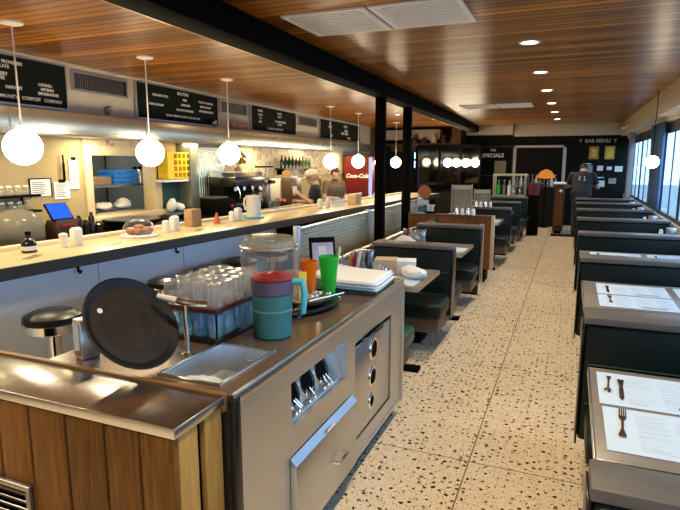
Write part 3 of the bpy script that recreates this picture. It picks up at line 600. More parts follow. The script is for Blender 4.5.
t = thing('coffee_urn', 'tall brown and steel brewer with amber lamp on top, left of the woman', 'brewer', K(.32, 8.62), LW); MB().box(-.2, .2, -.2, .2, 0, .44).build('body', mat('brown_brewer', (.10, .055, .03), .35), t, bev=.012); MB().box(-.19, .0, -.27, -.201, 0, .43).build('side_panel', WHITE, t, bev=.01); MB().box(-.15, .15, -.15, .15, .441, .47).build('top_plate', STEEL, t)
MB().lathe([(.05, .472), (.08, .49), (.065, .55), (0, .58)]).build('lamp_shade', emis('amber_glow', (.8, .38, .07), .5), t)
t = thing('bottle_shelf', 'dark wall shelf holding a row of wine bottles above the brewer', 'shelf', F(.02, 8.75, 1.52), LW); MB().box(0, .2, 0, 1.6, -.02, 0).build('board', DOORBR, t)
for sx in (.1, 1.4): MB().box(0, .15, sx, sx + .02, -.12, -.02).build('bracket', BLACK, t)
for k in range(9):
    b = thing('wine_bottle', 'dark green wine bottle standing in the row on the wall shelf', 'bottle', F(.12, 8.85 + .16 * k, 1.521), LW, 'wine bottles on the wall shelf')
    MB().lathe([(0, 0), (.037, 0), (.037, .12), (.014, .17), (.014, .2), (0, .2)], n=14).build('body', mat('green_bottle_%d' % k, (.02, .035, .012), .15), b); MB().cyl(0, 0, .201, .225, .016, n=10).build('foil', [RED, STEEL, CREAM][k % 3], b)
one(lump(21, .08, .11, .06), 'red_bag', mat('red_wrap', (.42, .03, .04), .4), 'red wrapped pack on the back counter in front of the woman', 'bag', K(.42, 8.16), LW)
for i, s in enumerate((7.2, 7.34, 7.48)): one(MB().lathe([(0, 0), (.04, 0), (.045, .1), (.04, .1), (.035, .01), (0, .01)], n=14), 'steel_cup', STEEL, ['left', 'middle', 'right'][i] + ' steel milk cup at the right end of the espresso machine', 'cup', K(.545, s + .32), LW, 'steel milk cups')
# red drinks fridge
t = thing('drinks_fridge', 'tall red drinks fridge with white script lettering at the end of counter', 'fridge', F(.05, 12.42, 0), LW)
MB().box(.03, .70, 0, 1.0, 0, .2).build('plinth', BLACK, t); MB().box(.03, .70, 0, 1.0, .2, 1.78).build('cabinet', COKE, t, bev=.01)
MB().box(.701, .73, .03, .97, .3, 1.7).build('door', COKE, t, bev=.006)
MB().box(.04, .69, -.006, -.001, .25, 1.74).build('side_panel', COKE, t)
text('Coca-Cola', .13, wallM(.36, -.008, 1.30, '-y'), LETTER, t, 'lettering', 'CENTER', .35, bold=.004)
MB().box(.66, .74, -.03, -.008, .3, 1.74).build('lit_edge', emis('fridge_light', (.65, .68, 1.), .5), t)

# ------------------------------------------------------------------ wood clad counter end (front left)
t = thing('plank_counter', 'rough wood plank counter end with stainless steel top in the left foreground', 'counter', (-.965, 1.12, 0))
m = MB()
edges = [-2.3, -2.155, -2.01, -1.864, -1.719, -1.573, -1.419, -1.262, -1.128, -1.003, 0]
ws = [-.965 - .0, ]
xs = [0, -.127, -.259, -.416, -.575, -.72, -.866, -1.012, -1.16, -1.31, -1.46]
for a, b_ in zip(xs, xs[1:]): m.box(b_ + .005, a - .005, .004, .026, 0, .871)
m.build('front_planks', PLANK, t, bev=.003)
m = MB()
for a, b_ in ((0, .112), (.119, .232)): m.box(-.026, -.004, a + .027, b_, 0, .871)
m.build('side_planks', PLANKS, t, bev=.003)
MB().box(-1.46, -.028, .028, .236, 0, .86).build('carcass', BLACK, t)
MB().box(-1.50, .0, .006, .238, .872, .903).build('steel_top', STEELTOP, t, bev=.003)
MB().box(-1.50, .004, .001, .006, .876, .906).box(.0, .004, .006, .238, .876, .906).build('top_edging', EDGE, t, bev=.001)
MB().box(-1.50, .0, .239, .262, .85, .910).build('rear_wood_strip', mat('dark_wood_strip', (.15, .075, .028), .4, 0, .3, 6, (1, 14, 14)), t, bev=.003)
g = thing('vent_grille', 'dark metal vent grille low on the plank front at bottom left', 'vent', (-1.545, 1.1225, .22))
MB().box(-.5, 0, -.018, 0, .36, .378).box(-.5, 0, -.018, 0, 0, .02).box(-.018, 0, -.018, 0, .02, .36).box(-.5, -.482, -.018, 0, .02, .36).build('frame', STEELD, g, bev=.002)
m = MB()
for k in range(12): m.box(-.482, -.018, -.011, -.008, .03 + k * .0275, .05 + k * .0275, Matrix.Translation((0, -.009, .04 + k * .0275)) @ Matrix.Rotation(R(28), 4, 'X') @ Matrix.Translation((0, .009, -.04 - k * .0275)))
m.build('slats', STEELD, g); MB().box(-.482, -.018, -.003, -.001, .02, .36).build('backing', BLACK, g)

# ------------------------------------------------------------------ stainless service station
X0, X1, Y0, Y1 = -1.77, -.945, 1.385, 3.30
t = thing('service_station', 'stainless steel waiter station with drawer, cutlery holes and inset sink', 'cabinet', (X1, Y0, 0))
W_, L_ = X1 - X0, Y1 - Y0
sy0, sy1, sx0, sx1 = 1.44 - Y0, 1.79 - Y0, -1.275 - X1, -1.035 - X1
m = MB()
m.box(-W_, .0, .0, sy0, .872, .9).box(-W_, .0, sy1, L_, .872, .9).box(-W_, sx0, sy0, sy1, .872, .9).box(sx1, .0, sy0, sy1, .872, .9)
m.build('top', mat('brown_stained_steel', (.17, .115, .08), .26, .55, .3, 6, (1, 5, 1), .03), t)
MB().box(.0, .006, .0, L_, .868, .905).box(-.006, .0, .0, L_, .9, .905).build('top_edging', EDGE, t, bev=.0015)
# side panel towards the aisle, built around the openings
oy0, oy1, oz0, oz1 = 1.775 - Y0, 2.345 - Y0, .60, .79
py0, py1, pz0, pz1 = 2.46 - Y0, 3.06 - Y0, .20, .735
m = MB(); fx0, fx1 = -.018, 0
m.box(fx0, fx1, 0, oy0, .12, .866).box(fx0, fx1, oy0, oy1, oz1, .866).box(fx0, fx1, oy0, oy1, .49, oz0)
m.box(fx0, fx1, oy1, py0, .12, .866).box(fx0, fx1, py0, py1, pz1, .866).box(fx0, fx1, py0, py1, .12, pz0).box(fx0, fx1, py1, L_, .12, .866).box(fx0, fx1, oy0, oy1, .10, .118)
m.box(-W_, -W_ + .02, 0, L_, .1, .87).box(-W_ + .02, fx0, 0, .02, .1, .87).box(-W_ + .02, fx0, L_ - .02, L_, .1, .87).box(-W_ + .02, -.02, .02, L_ - .02, .10, .118)
m.box(.0, .012, L_ - .03, L_, .10, .866).box(0, .006, .0, L_, .10, .122)
m.build('body', STEEL, t)
MB().box(-.012, .012, -.013, .025, .1, .892).build('corner_post', BLACKG, t, bev=.004)
MB().box(-W_ + .03, -.045, .03, L_ - .03, 0, .099).build('toe_kick', mat('blue_reflection_kick', (.05, .08, .12), .35), t)  # kick colour carries the blue of reflected light
m = MB(); m.box(-.20, -.19, oy0, oy1, .52, .86).box(-.19, fx0, oy0, oy1, .585, .598).box(-.19, fx0, oy0 - .01, oy0, .52, .86).box(-.19, fx0, oy1, oy1 + .01, .52, .86).box(-.19, fx0, oy0, oy1, .792, .80)
m.build('recess', STEEL, t)
MB().prism([(-.030, .60), (-.024, .60), (-.075, .789), (-.081, .789)], oy0 + .001, oy1 - .001, axis=1).build('sloped_plate', mat('pale_blue_steel_plate', (.62, .70, .76), .3, .9), t)
tilt = R(-19)
for k, yc in enumerate((1.862, 2.005, 2.150)):
    M = Matrix.Translation((-.052, yc - Y0, .702)) @ Matrix.Rotation(PI / 2 + tilt, 4, 'Y')
    h = MB().lathe([(.050, .008), (.062, .008), (.062, -.004), (.050, -.004)], n=24, M=M).build('holder_ring', CHROME, t)
    MB().lathe([(0, .0052), (.05, .0052)], n=24, M=M).build('dark_mouth', BLACK, h)
    m = MB(); rr = random.Random(k)
    for q in range(4):
        a = rr.uniform(-.03, .03); m.tube([(-.045, yc - Y0 + a, .68), (-.006, yc - Y0 + a * 1.4 + rr.uniform(-.015, .015), .640 + rr.uniform(-.012, .01))], .0045, 6)
        m.ball(-.008, yc - Y0 + a * 1.4, .638, .007, .014, .010, n=8)
    m.build('spoons', CHROME, h)
d = MB().box(.001, .028, 1.756 - Y0, 2.415 - Y0, .124, .455).build('drawer', STEEL, t, bev=.003)
MB().prism([(.002, .456), (.028, .456), (.004, .486), (.002, .486)], 1.756 - Y0, 2.415 - Y0, axis=1).build('top_flange', mat('pale_blue_steel_flange', (.36, .42, .48), .4, .8), d)
MB().tube([(.028, 2.115 - Y0, .285), (.055, 2.12 - Y0, .285), (.055, 2.225 - Y0, .285), (.028, 2.23 - Y0, .285)], .008).build('handle', CHROME, d)
MB().box(.029, .032, 2.05 - Y0, 2.13 - Y0, .462, .474).build('label_slot', WHITE, d)
d = MB().box(-.022, -.006, py0 + .012, py1 - .012, pz0 + .01, pz1 - .03).build('door_panel', STEEL, t, bev=.003)
MB().box(-.05, -.023, py0, py1, pz0, pz1).build('dark_gap', BLACK, t)
for k, (yc, zc, r) in enumerate(((2.755, .615, .062), (2.74, .46, .056), (2.725, .322, .042))):
    M = Matrix.Translation((-.006, yc - Y0, zc)) @ Matrix.Rotation(PI / 2, 4, 'Y')
    h = MB().lathe([(r * .78, .006), (r, .006), (r + .004, 0), (r * .74, 0)], n=26, M=M).build('hole_ring', CHROME, d)
    MB().lathe([(0, .0012), (r * .75, .0012)], n=26, M=M).build('dark_hole', BLACK, h)
MB().tube([(-.004, 2.56 - Y0, .72), (.012, 2.60 - Y0, .72), (.012, 2.84 - Y0, .72), (-.004, 2.88 - Y0, .72)], .01).build('grip_bar', BLACKG, d)
# sink basin
m = MB()
def basin(u, v):
    return (sx0 + u * (sx1 - sx0), sy0 + v * (sy1 - sy0), .899)
b = m.b
ti = [b.verts.new(p) for p in ((sx0, sy0, .9), (sx1, sy0, .9), (sx1, sy1, .9), (sx0, sy1, .9))]
lo = [b.verts.new(p) for p in ((sx0 + .015, sy0 + .015, .80), (sx1 - .015, sy0 + .015, .80), (sx1 - .015, sy1 - .015, .80), (sx0 + .015, sy1 - .015, .80))]
for k in range(4): b.faces.new((ti[k], lo[k], lo[(k + 1) % 4], ti[(k + 1) % 4]))
b.faces.new(lo)
sk = m.build('sink_basin', STEEL, t)
MB().box(sx0 - .012, sx1 + .012, sy0 - .012, sy0, .9005, .907).box(sx0 - .012, sx1 + .012, sy1, sy1 + .012, .9005, .907).box(sx0 - .012, sx0, sy0, sy1, .9005, .907).box(sx1, sx1 + .012, sy0, sy1, .9005, .907).build('sink_rim', EDGE, sk, bev=.002)
rag = lump(31, .07, .085, .028); rag.b.verts.ensure_lookup_table()
one(rag, 'wet_towel', PAPERB, 'crumpled pale towel lying in the near end of the sink', 'towel', (-1.19, 1.545, .802))
# steel tap
t = thing('water_tap', 'chrome tap post with pale angled handle between brown tray and sink', 'tap', (-1.315, 1.635, .9))
MB().lathe([(0, 0), (.022, 0), (.022, .008), (.012, .014), (0, .014)]).build('base', CHROME, t)
MB().cyl(0, 0, .014, .20, .0095, n=14).build('post', CHROME, t)
MB().tube([(.06, .05, .195), (.0, .0, .205), (-.03, -.01, .215)], .012).build('valve', CHROME, t)
MB().tube([(-.032, -.011, .215), (-.10, -.035, .232)], [.014, .010]).build('handle', mat('cream_plastic', (.74, .69, .55), .4), t)
# napkin dispenser
t = thing('napkin_dispenser', 'upright stainless napkin box standing at the station edge by the nearest stool', 'napkin dispenser', (-1.655, 1.475, .9015), R(-20))
MB().box(-.034, .034, -.035, .035, 0, .15).build('case', mat('satin_steel', (.72, .74, .75), .3, .8), t, bev=.005); MB().box(-.026, .026, -.038, -.0355, .015, .135).build('face_plate', CHROME, t)
# leaning round tray
def basis(n):
    n = Vector(n).normalized(); u = n.cross(Vector((0, 0, 1))).normalized(); v = u.cross(n); return Matrix((u, v, n)).transposed().to_4x4()
tray_c = Vector((-1.435, 1.48, 1.053))
t = thing('serving_tray', 'large round worn brown serving tray leaning upright on the station', 'tray', (tray_c.x, tray_c.y, .902))
M = Matrix.Translation((0, 0, tray_c.z - .902)) @ basis((.80, -.10, .60)) @ Matrix.Scale(.925, 4)
MB().lathe([(0, -.004), (.168, -.004), (.168, .002), (.12, .002), (.119, .0035), (.115, .0035), (.114, .002), (0, .002)], n=48, M=M).build('tray_face', TRAYBR, t)
MB().lathe([(.166, -.006), (.196, .008), (.200, .016), (.193, .018), (.166, .003)], n=48, M=M).build('rim', TRAYRIM, t)
MB().lathe([(0, .0025), (.011, .0025), (.011, .004), (0, .004)], n=12, M=M @ Matrix.Translation((.10, .085, 0))).build('sticker', WHITE, t)
# glass racks
rk = thing('glass_rack', 'black two-tier rack of drinking glasses on the station', 'rack', (-1.42, 1.97, .9015))
MB().box(-.145, .145, -.20, .20, 0, .012).box(-.145, .145, -.205, -.2, 0, .028).box(-.145, .145, .2, .205, 0, .028).box(.145, .15, -.205, .205, 0, .028).box(-.15, -.145, -.205, .205, 0, .028).build('lower_tray', BLACKG, rk, bev=.002)
MB().box(-.145, .145, -.20, .20, .128, .137).box(.145, .15, -.205, .205, .128, .15).box(-.15, -.145, -.205, .205, .128, .15).box(-.145, .145, -.205, -.2, .128, .15).box(-.145, .145, .2, .205, .128, .15).build('upper_tray', mat('dark_red_tray', (.05, .012, .010), .3), rk, bev=.002)
for px in (-.147, .147):
    for py in (-.2, .2): MB().cyl(px * .985, py, .012, .128, .004, n=8).build('upright', BLACK, rk)
def tumbler(inv, m):
    g = MB()
    if inv: g.lathe([(.034, 0), (.029, .105), (.0, .108), (0, .100), (.0265, .098), (.0315, .0)], n=18)
    else: g.lathe([(0, 0), (.027, 0), (.034, .105), (.0315, .105), (.025, .010), (0, .010)], n=18)
    return g
proto = {}
for tier, z, mt, lab in ((0, .9140, TUMBB, 'bluish glass tumbler standing in the lower tier of the glass rack'), (1, 1.0390, TUMB, 'clear glass tumbler turned upside down in the upper tier of the glass rack')):
    for i in range(4):
        for j in range(5):
            loc = (-1.42 - .108 + .072 * i, 1.97 - .156 + .078 * j, z)
            if tier not in proto:
                o = one(tumbler(tier, mt), 'glass_tumbler', mt, lab, 'glass', loc, 0, ['tumblers in the lower rack tier', 'tumblers in the upper rack tier'][tier]); proto[tier] = o
            else: dup(proto[tier], loc)
# big clear jar, pitcher
t = thing('beverage_jar', 'big clear lidded beverage jar behind the teal pitcher', 'jar', (-1.44, 2.48, .9015))
MB().lathe([(0, 0), (.135, 0), (.142, .02), (.142, .275), (.132, .285), (.138, .285), (.148, .275), (.148, .015), (.14, -.0), (0, -.0)][1:9], n=40).build('glass_body', GLASS, t)
MB().lathe([(0, .287), (.142, .287), (.146, .292), (.146, .300), (.135, .308), (.132, .335), (.126, .345), (0, .347)], n=40).build('lid', clear('clear_lid', (.86, .86, .80), 1.5, .08, .18, (.8, .78, .7)), t)
MB().lathe([(.147, .288), (.153, .292), (.153, .300), (.147, .304)], n=40).build('rim_band', mat('pale_gold_rim', (.70, .64, .48), .25, .8), t)
MB().cyl(0, 0, .004, .02, .13).build('jar_base', CHROME, t)
MB().lathe([(0, .022), (.133, .022), (.133, .10), (0, .10)], n=32).build('cold_drink', clear('pale_drink', (.75, .86, .95), 1.33, .02, .15, (.6, .75, .85)), t)
t = thing('plastic_pitcher', 'teal plastic pitcher with dark red lid on the station', 'pitcher', (-1.135, 1.975, .9015), R(10))
MB().lathe([(0, 0), (.074, 0), (.079, .006), (.086, .185), (.083, .185), (.072, .01), (0, .01)], n=36).build('body', clear('teal_translucent', (.2, .6, .6), 1.3, .2, .90, (.055, .19, .205)), t)
MB().lathe([(.0795, .115), (.084, .1155), (.0843, .122), (.08, .1225)], n=36).build('moulded_band', mat('lighter_teal', (.13, .31, .26), .35), t)
MB().lathe([(0, .16), (.0855, .186), (.0885, .19), (.0895, .245), (.083, .245), (0, .20)][1:5], n=36).build('collar_band', PLUM, t)
MB().lathe([(.089, .246), (.092, .252), (.088, .262), (.05, .266), (.045, .259), (0, .257)], n=36).build('lid', RED, t)
MB().prism([(.08, -.03), (.115, 0), (.08, .03)], .20, .255, axis=2, M=Matrix.Rotation(R(160), 4, 'Z')).build('spout', PLUM, t, bev=.006)
MB().tube([(.086, .012, .235), (.125, .02, .235), (.135, .022, .19), (.128, .021, .10), (.11, .018, .075)], [.014, .016, .015, .013, .010], 10).build('handle', TEALB, t)
# black tray of cups, ashtrays
t = thing('tip_tray', 'black oval tray with a glossy raised lip, right of the teal pitcher', 'tray', (-1.17, 2.42, .9015), R(-12))
MB().lathe([(0, 0), (.10, 0), (.135, .016), (.14, .03), (.132, .03), (.10, .008), (0, .008)], n=36, M=Matrix.Diagonal((.78, 1.55, 1, 1))).build('tray_body', mat('navy_black_tray', (.012, .022, .035), .2), t)
MB().lathe([(0, .03), (.08, .03), (.10, .04), (.104, .052), (.096, .052), (.07, .038), (0, .038)], n=32, M=Matrix.Translation((-.01, .04, 0)) @ Matrix.Diagonal((.8, 1.4, 1, 1))).build('upper_dish', STEELD, t)
MB().cyl(-.01, .04, .008, .030, .04).build('dish_foot', BLACK, t)
m = MB(); rr = random.Random(2)
for k in range(9): m.ball(rr.uniform(-.05, .03), .03 + rr.uniform(-.09, .09), .055 + rr.uniform(0, .01), .013, .017, .011, n=8)
MB().tube([(.03, -.05, .056), (.085, .17, .062)], .004).build('tongs', CHROME, t)
m.build('creamer_pots', mat('silver_pots', (.7, .7, .68), .2, .9), t)['kind'] = 'stuff'
def cup(loc, m, lab, h=.13, r=.042):
    return one(MB().lathe([(0, 0), (r * .62, 0), (r, h), (r * .93, h), (r * .56, .006), (0, .006)], n=24), 'plastic_tumbler', m, lab, 'cup', loc)
cup((-1.265, 2.60, .9015), ORANGE, 'orange plastic tumbler between the clear jar and the green one', .21, .045)
one(MB().box(-.018, .018, -.004, .004, 0, .165), 'yellow_card', mat('yellow_sign', (.85, .72, .10), .5), 'narrow yellow strip standing before the orange tumbler', 'card', (-1.185, 2.365, .9345 - .0), R(20))
cup((-1.195, 2.70, .9015), LIME, 'bright green plastic tumbler right of the orange one', .225, .055)
# stack of menus on the station end
t = thing('menu_stack', 'thick curled stack of white paper menus on the far corner of station', 'menus', (-1.165, 2.99, .9015), R(4))
MB().box(-.21, .20, -.19, .23, 0, .012).build('clipboard', mat('dark_teal_board', (.015, .05, .06), .4), t, bev=.003)
for k in range(9):
    dz = .014 + k * .0055; rr = random.Random(k); dx, dy, th = rr.uniform(-.012, .012), rr.uniform(-.012, .012), rr.uniform(-.03, .03)
    def sheet(u, v, dz=dz, dx=dx, dy=dy, th=th):
        x = -.20 + .39 * u; y = -.20 + .42 * v
        return (x + dx - th * y, y + dy + th * x, dz + .030 * (1 - u) ** 3 + .012 * max(0, .35 - v) * 2)
    m = MB(); m.grid(sheet, 8, 6); m.build('sheet', PAPER, t, solid=.0035)
one(MB().box(-.085, .085, -.010, .010, 0, .25, Matrix.Rotation(R(-14), 4, 'X')), 'menu_holder', BLACK, 'black framed menu card leaning behind the stack of menus', 'menu holder', (-1.44, 3.18, .9045), R(40)).name = 'menu_card'
mc = bpy.data.objects['menu_card']
MB().box(-.07, .07, -.0125, -.0105, .015, .215, Matrix.Rotation(R(-14), 4, 'X')).build('picture', mat('lilac_picture', (.36, .34, .46), .4, 0, .6, 7), mc)
MB().box(-.03, .025, -.0140, -.0127, .03, .19, Matrix.Rotation(R(-14), 4, 'X')).build('pale_figure', mat('pale_figure_print', (.62, .60, .68), .4, 0, .4, 9), mc)

# ------------------------------------------------------------------ booths and tables
def booth(name, label, loc, L, group, seats=(-1, 1), endm=None, h=.90, cap=LAMCAP, cd=.105):
    """loc = outer end (aisle side), local x runs along the bench away from the aisle when L>0"""
    t = thing(name, label, 'booth bench', loc, 0, group)
    a, b_ = (0, L) if L > 0 else (L, 0)
    MB().box(a + .005, b_ - .005, -.085, .085, .26, h - .035).build('backrest', GREEN, t, bev=.022, seg=3)
    m = MB()
    for k in range(1, 3):
        for sg in (-1, 1): m.tube([(a + .03, .0855 * sg, .26 + k * .2), (b_ - .03, .0855 * sg, .26 + k * .2)], .005, 6)
    m.build('piping', GREENL, t)
    MB().box(a, b_, -cd, cd, h - .034, h).build('cap', cap, t, bev=.005)
    for sg in seats:
        y0, y1 = (.09, .50) if sg > 0 else (-.50, -.09)
        MB().box(a + .03, b_, y0, y1, .33, .465).build('seat', GREEN, t, bev=.035, seg=3)
    yy0, yy1 = (-.38 if -1 in seats else -.08), (.38 if 1 in seats else .08)
    if L > 0: MB().box(a + .09, b_, yy0, yy1, 0, .329).build('base', BLACK, t)
    else:
        MB().box(a, b_ - .03, yy0 - .05 * (yy0 < -.1), yy1 + .05 * (yy1 > .1), .20, .329).build('base', mat('grey_brown_base', (.12, .085, .06), .5, 0, .3, 6), t, bev=.004)
        MB().box(a, b_ - .25, max(yy0, -.15), min(yy1, .15), 0, .199).build('plinth', BLACK, t)
    e = MB()
    if L > 0: e.box(a - .006, a + .004, -min(.085, cd), min(.085, cd), .24, h - .036)
    else: e.box(b_ - .004, b_ + .006, -.085, .085, .24, h - .036)
    e.build('end_panel', endm or BLACKG, t, bev=.002)
    return t
RB = 'green booths along the window side'
rlab = ['green double booth nearest the camera at the bottom right corner', 'green double booth behind the nearest right hand table', 'green double booth behind the second window side table', 'fourth green booth from the front on the window side', 'fifth green booth from the front on the window side', 'sixth green booth from the front on the window side', 'seventh green booth from the front on the window side', 'last green booth on the window side, in front of the host']
rys = (1.30, 2.90, 4.70, 6.36, 8.0, 9.6, 11.1, 12.4)
r0 = None
for i, y in enumerate(rys):
    if i == 0: booth('booth_bench', rlab[0], (.085, 1.345, 0), 1.09, RB, seats=(1,), cd=.07)
    elif r0 is None: r0 = booth('booth_bench', rlab[1], (.10, y, 0), 1.08, RB)
    else: dup(r0, (.10, y, 0), rlab[i])
def table(loc, x0, x1, d, label, group):
    t = thing('dining_table', label, 'table', loc, 0, group)
    MB().box(x0, x1, -d / 2, d / 2, .722, .75).build('tabletop', LAM, t, bev=.004)
    e = .006
    MB().box(x0 - e, x1, -d / 2 - e, -d / 2, .720, .752).box(x0 - e, x1, d / 2, d / 2 + e, .720, .752).box(x0 - e, x0, -d / 2, d / 2, .720, .752).build('metal_edge', EDGE, t, bev=.0015)
    c = (x0 + x1) / 2
    MB().cyl(c, 0, .03, .721, .04).build('pedestal', BLACK, t); MB().box(c - .3, c + .3, -.05, .05, 0, .03).box(c - .05, c + .05, -.14, .14, 0, .03).build('foot', BLACK, t, bev=.006)
    return t
RT = 'grey laminate tables along the window side'
tl = ['nearest grey laminate table at the right edge, set with two menus', 'second grey window side table from the front, set with paper menus', 'third grey window side table from the front', 'fourth grey window side table from the front', 'fifth grey window side table from the front', 'sixth grey window side table from the front', 'seventh grey window side table from the front']
ty = (2.11, 4.03, 5.58, 7.2, 8.8, 10.35, 11.76)
tds = (.80, .80, .80, .78, .78, .76, .72)
tab0 = table((0, ty[0], 0), .122, 1.18, .80, tl[0], RT)
for i in range(1, 7): dup(tab0, (0, ty[i], 0), tl[i])
def mat_sheet(): return MB().box(0, .44, 0, .33, 0, .0012)
def placemat(loc, label, rz=0, group='paper menus on the window side tables', w=.46, d=.335):
    t = thing('paper_menu', label, 'menu', loc, rz, group)
    MB().box(0, w, 0, d, 0, .0015).build('sheet', PAPERB, t)
    m = MB(); rr = random.Random(int(loc[1] * 100))
    for c0 in (.10, .22, .34):
        yy = .03
        while yy < d - .04:
            x = c0
            m.box(x, min(x + rr.uniform(.05, .10), w - .01), yy, yy + .0025, .0016, .0018); yy += rr.choice((.009, .011, .02))
    m.build('print', mat('faint_print', (.42, .50, .58), .8), t)
    m = MB(); x = w - .20
    for c in range(11): m.box(x + c * .0125, x + .009 + c * .0125, d * .10 if c % 3 else d * .105, d * .165, .0018, .0021)
    m.build('heading', INK, t)
    return t
def fork_mb(z=.0):
    m = MB(); m.prism([(-.011, .10), (.011, .10), (.012, .125), (-.012, .125)], z, z + .002, axis=2)
    for k in range(4): m.box(-.012 + k * .0068, -.0085 + k * .0068, .125, .185, z, z + .002)
    m.prism([(-.004, .085), (.004, .085), (.011, .10), (-.011, .10)], z, z + .002, axis=2)
    m.prism([(-.0035, .02), (.0035, .02), (.004, .085), (-.004, .085)], z, z + .003, axis=2)
    m.prism([(-.010, -.045), (.010, -.045), (.012, -.03), (.0035, .02), (-.0035, .02), (-.012, -.03)], z, z + .003, axis=2); return m
def knife_mb(z=.0):
    m = MB(); m.prism([(-.008, .0), (.008, .0), (.009, .09), (.0, .115), (-.008, .09)], z, z + .002, axis=2)
    m.prism([(-.006, -.02), (.006, -.02), (.008, 0), (-.008, 0)], z, z + .003, axis=2)
    m.prism([(-.011, -.10), (.011, -.10), (.012, -.085), (.006, -.02), (-.006, -.02), (-.012, -.085)], z, z + .004, axis=2); return m
def spoon_mb(z=.0):
    m = MB(); m.ball(0, .075, z + .003, .014, .022, .003, n=12); m.prism([(-.003, -.03), (.003, -.03), (.003, .055), (-.003, .055)], z, z + .003, axis=2)
    m.prism([(-.009, -.08), (.009, -.08), (.003, -.03), (-.003, -.03)], z, z + .003, axis=2); return m
DKST = mat('dark_cutlery', (.42, .40, .38), .22, 1., .2, 10)
ZT = .7512
placemat((.155, 1.775, ZT), 'near paper menu under the fork on the nearest right hand table')
placemat((.148, 2.135, ZT), 'far paper menu under the knife and spoon on the nearest right hand table')
one(fork_mb(), 'fork', DKST, 'steel fork lying upright on the near paper menu at right', 'fork', (.208, 1.92, ZT + .0022), R(-4))
one(knife_mb(), 'table_knife', DKST, 'steel knife lying on the far paper menu of the nearest right table', 'knife', (.231, 2.30, ZT + .0022), R(178))
one(spoon_mb(), 'spoon', DKST, 'steel spoon left of the knife on the far paper menu', 'spoon', (.188, 2.345, ZT + .0022), R(176))
tb = 1
for (y, nm) in ((4.03, 'second'), (5.58, 'third'), (7.2, 'fourth'), (8.8, 'fifth')):
    for k, nf in ((0, 'near'), (1, 'far')):
        y0 = y - .355 + k * .36
        for xx, sd in ((.21, 'left'), (.70, 'right')):
            placemat((xx, y0, ZT), '%s %s paper menu on the %s window side table' % (nf, sd, nm), w=.44)
            if tb < 6 or sd == 'left':
                one((fork_mb if k == 0 else knife_mb)(), 'fork' if k == 0 else 'table_knife', DKST, 'dark steel %s on the %s %s menu of the %s window side table' % ('fork' if k == 0 else 'knife', nf, sd, nm), 'fork' if k == 0 else 'knife', (xx + .07, y0 + .15, ZT + .0022), R(0 if k == 0 else 180))
        tb += 1
# condiments at the window ends of the right tables
for i, y in enumerate(ty[3:7]):
    one(MB().box(-.05, .05, -.04, .04, 0, .13), 'napkin_holder', STEEL, 'steel napkin holder by the window on the %s window side table' % ORD[i + 3], 'napkin holder', (1.09, y + .05, .7522), 0, 'napkin holders by the windows', bev=.006)
    one(MB().lathe([(0, 0), (.025, 0), (.022, .09), (.015, .11), (0, .11)], n=12), 'salt_shaker', WHITE, 'white shaker beside the napkin holder on the %s window side table' % ORD[i + 3], 'shaker', (.99, y + .05, .7522), 0, 'shakers by the windows')

# left side booths
LB = 'green booths along the corrugated divider'
t = thing('booth_bench', 'green cushioned seat end just past the steel station', 'booth bench', (-.98, 3.62, 0), 0, LB)
MB().box(-.69, .0, -.26, .17, .33, .465).build('seat', GREENL, t, bev=.045, seg=3); MB().box(-.69, -.04, -.26, .13, .20, .329).build('base', DOORBR, t); MB().box(-.69, -.2, -.2, .02, 0, .199).build('plinth', BLACK, t)
booth('booth_bench', 'green double booth with grey cap behind the first left table', (-.93, 4.86, 0), -.74, LB)
PALEW = mat('pale_wood_end', (.52, .42, .30), .45, 0, .2, 6, (1, 1, .3))
b2 = booth('booth_bench', 'green booth with pale wood end strip before the walnut partition', (-.93, 6.50, 0), -.76, LB, seats=(-1,))
MB().box(-.03, .012, .0855, .118, .22, .905).build('end_strip', PALEW, b2)
MB().box(-.76, -.031, .0855, .11, .05, .86).build('rear_panel', DOORBR, b2)
t = thing('wood_partition', 'walnut panelled booth partition with pale end strip', 'partition', (-.935, 7.62, 0), 0)
MB().box(-1.18, -.03, -.03, .03, .18, .90).build('panel', WALNUT, t); MB().box(-.029, .012, -.035, .045, .18, .915).build('end_strip', PALEW, t, bev=.003)
MB().box(-1.18, -.03, -.04, .05, .901, .918).build('cap', LAMCAP, t, bev=.003); MB().box(-1.18, -.09, -.02, .3, 0, .179).build('base', BLACK, t)
for i, (y, lb) in enumerate(((9.30, 'first green booth past the walnut partition on the left side'), (10.75, 'second green booth past the walnut partition on the left side'), (12.30, 'third and last green booth on the left side'))):
    booth('booth_bench', lb, (-.87 + .02 * i, y, 0), -.95, LB)
LT = 'grey tables along the corrugated divider'
lt = table((0, 4.06, 0), -1.67, -.96, .70, 'first left table, cluttered with napkins and bottles behind the menu stack', LT)
lt.children  # the aisle side edge
MB().box(-.9595, -.953, -.356, .356, .720, .752).build('end_edge', EDGE, lt)
for y, lb in ((5.62, 'second left table, between the two green booths'), (8.55, 'left table just past the walnut partition'), (10.02, 'left table between the first and second booths past the partition'), (11.5, 'left table between the last two left side booths')):
    dup(lt, (.02, y, 0), lb)
for (x, y, w, d, rz, lb) in ((-1.34, 5.40, .40, .28, 0, 'white paper menu on the second left table'), (-1.36, 8.4, .40, .28, 0, 'white paper menu on the left table past the walnut partition'), (-1.34, 9.9, .38, .27, 0, 'white paper menu on the left table between distant booths')):
    placemat((x, y, ZT), lb, rz, 'paper menus on the left tables', w, d)
placemat((-1.42, 3.76, ZT), 'white paper menu on the first left table in front of the napkin stack', 0, 'paper menus on the left tables', .42, .29)
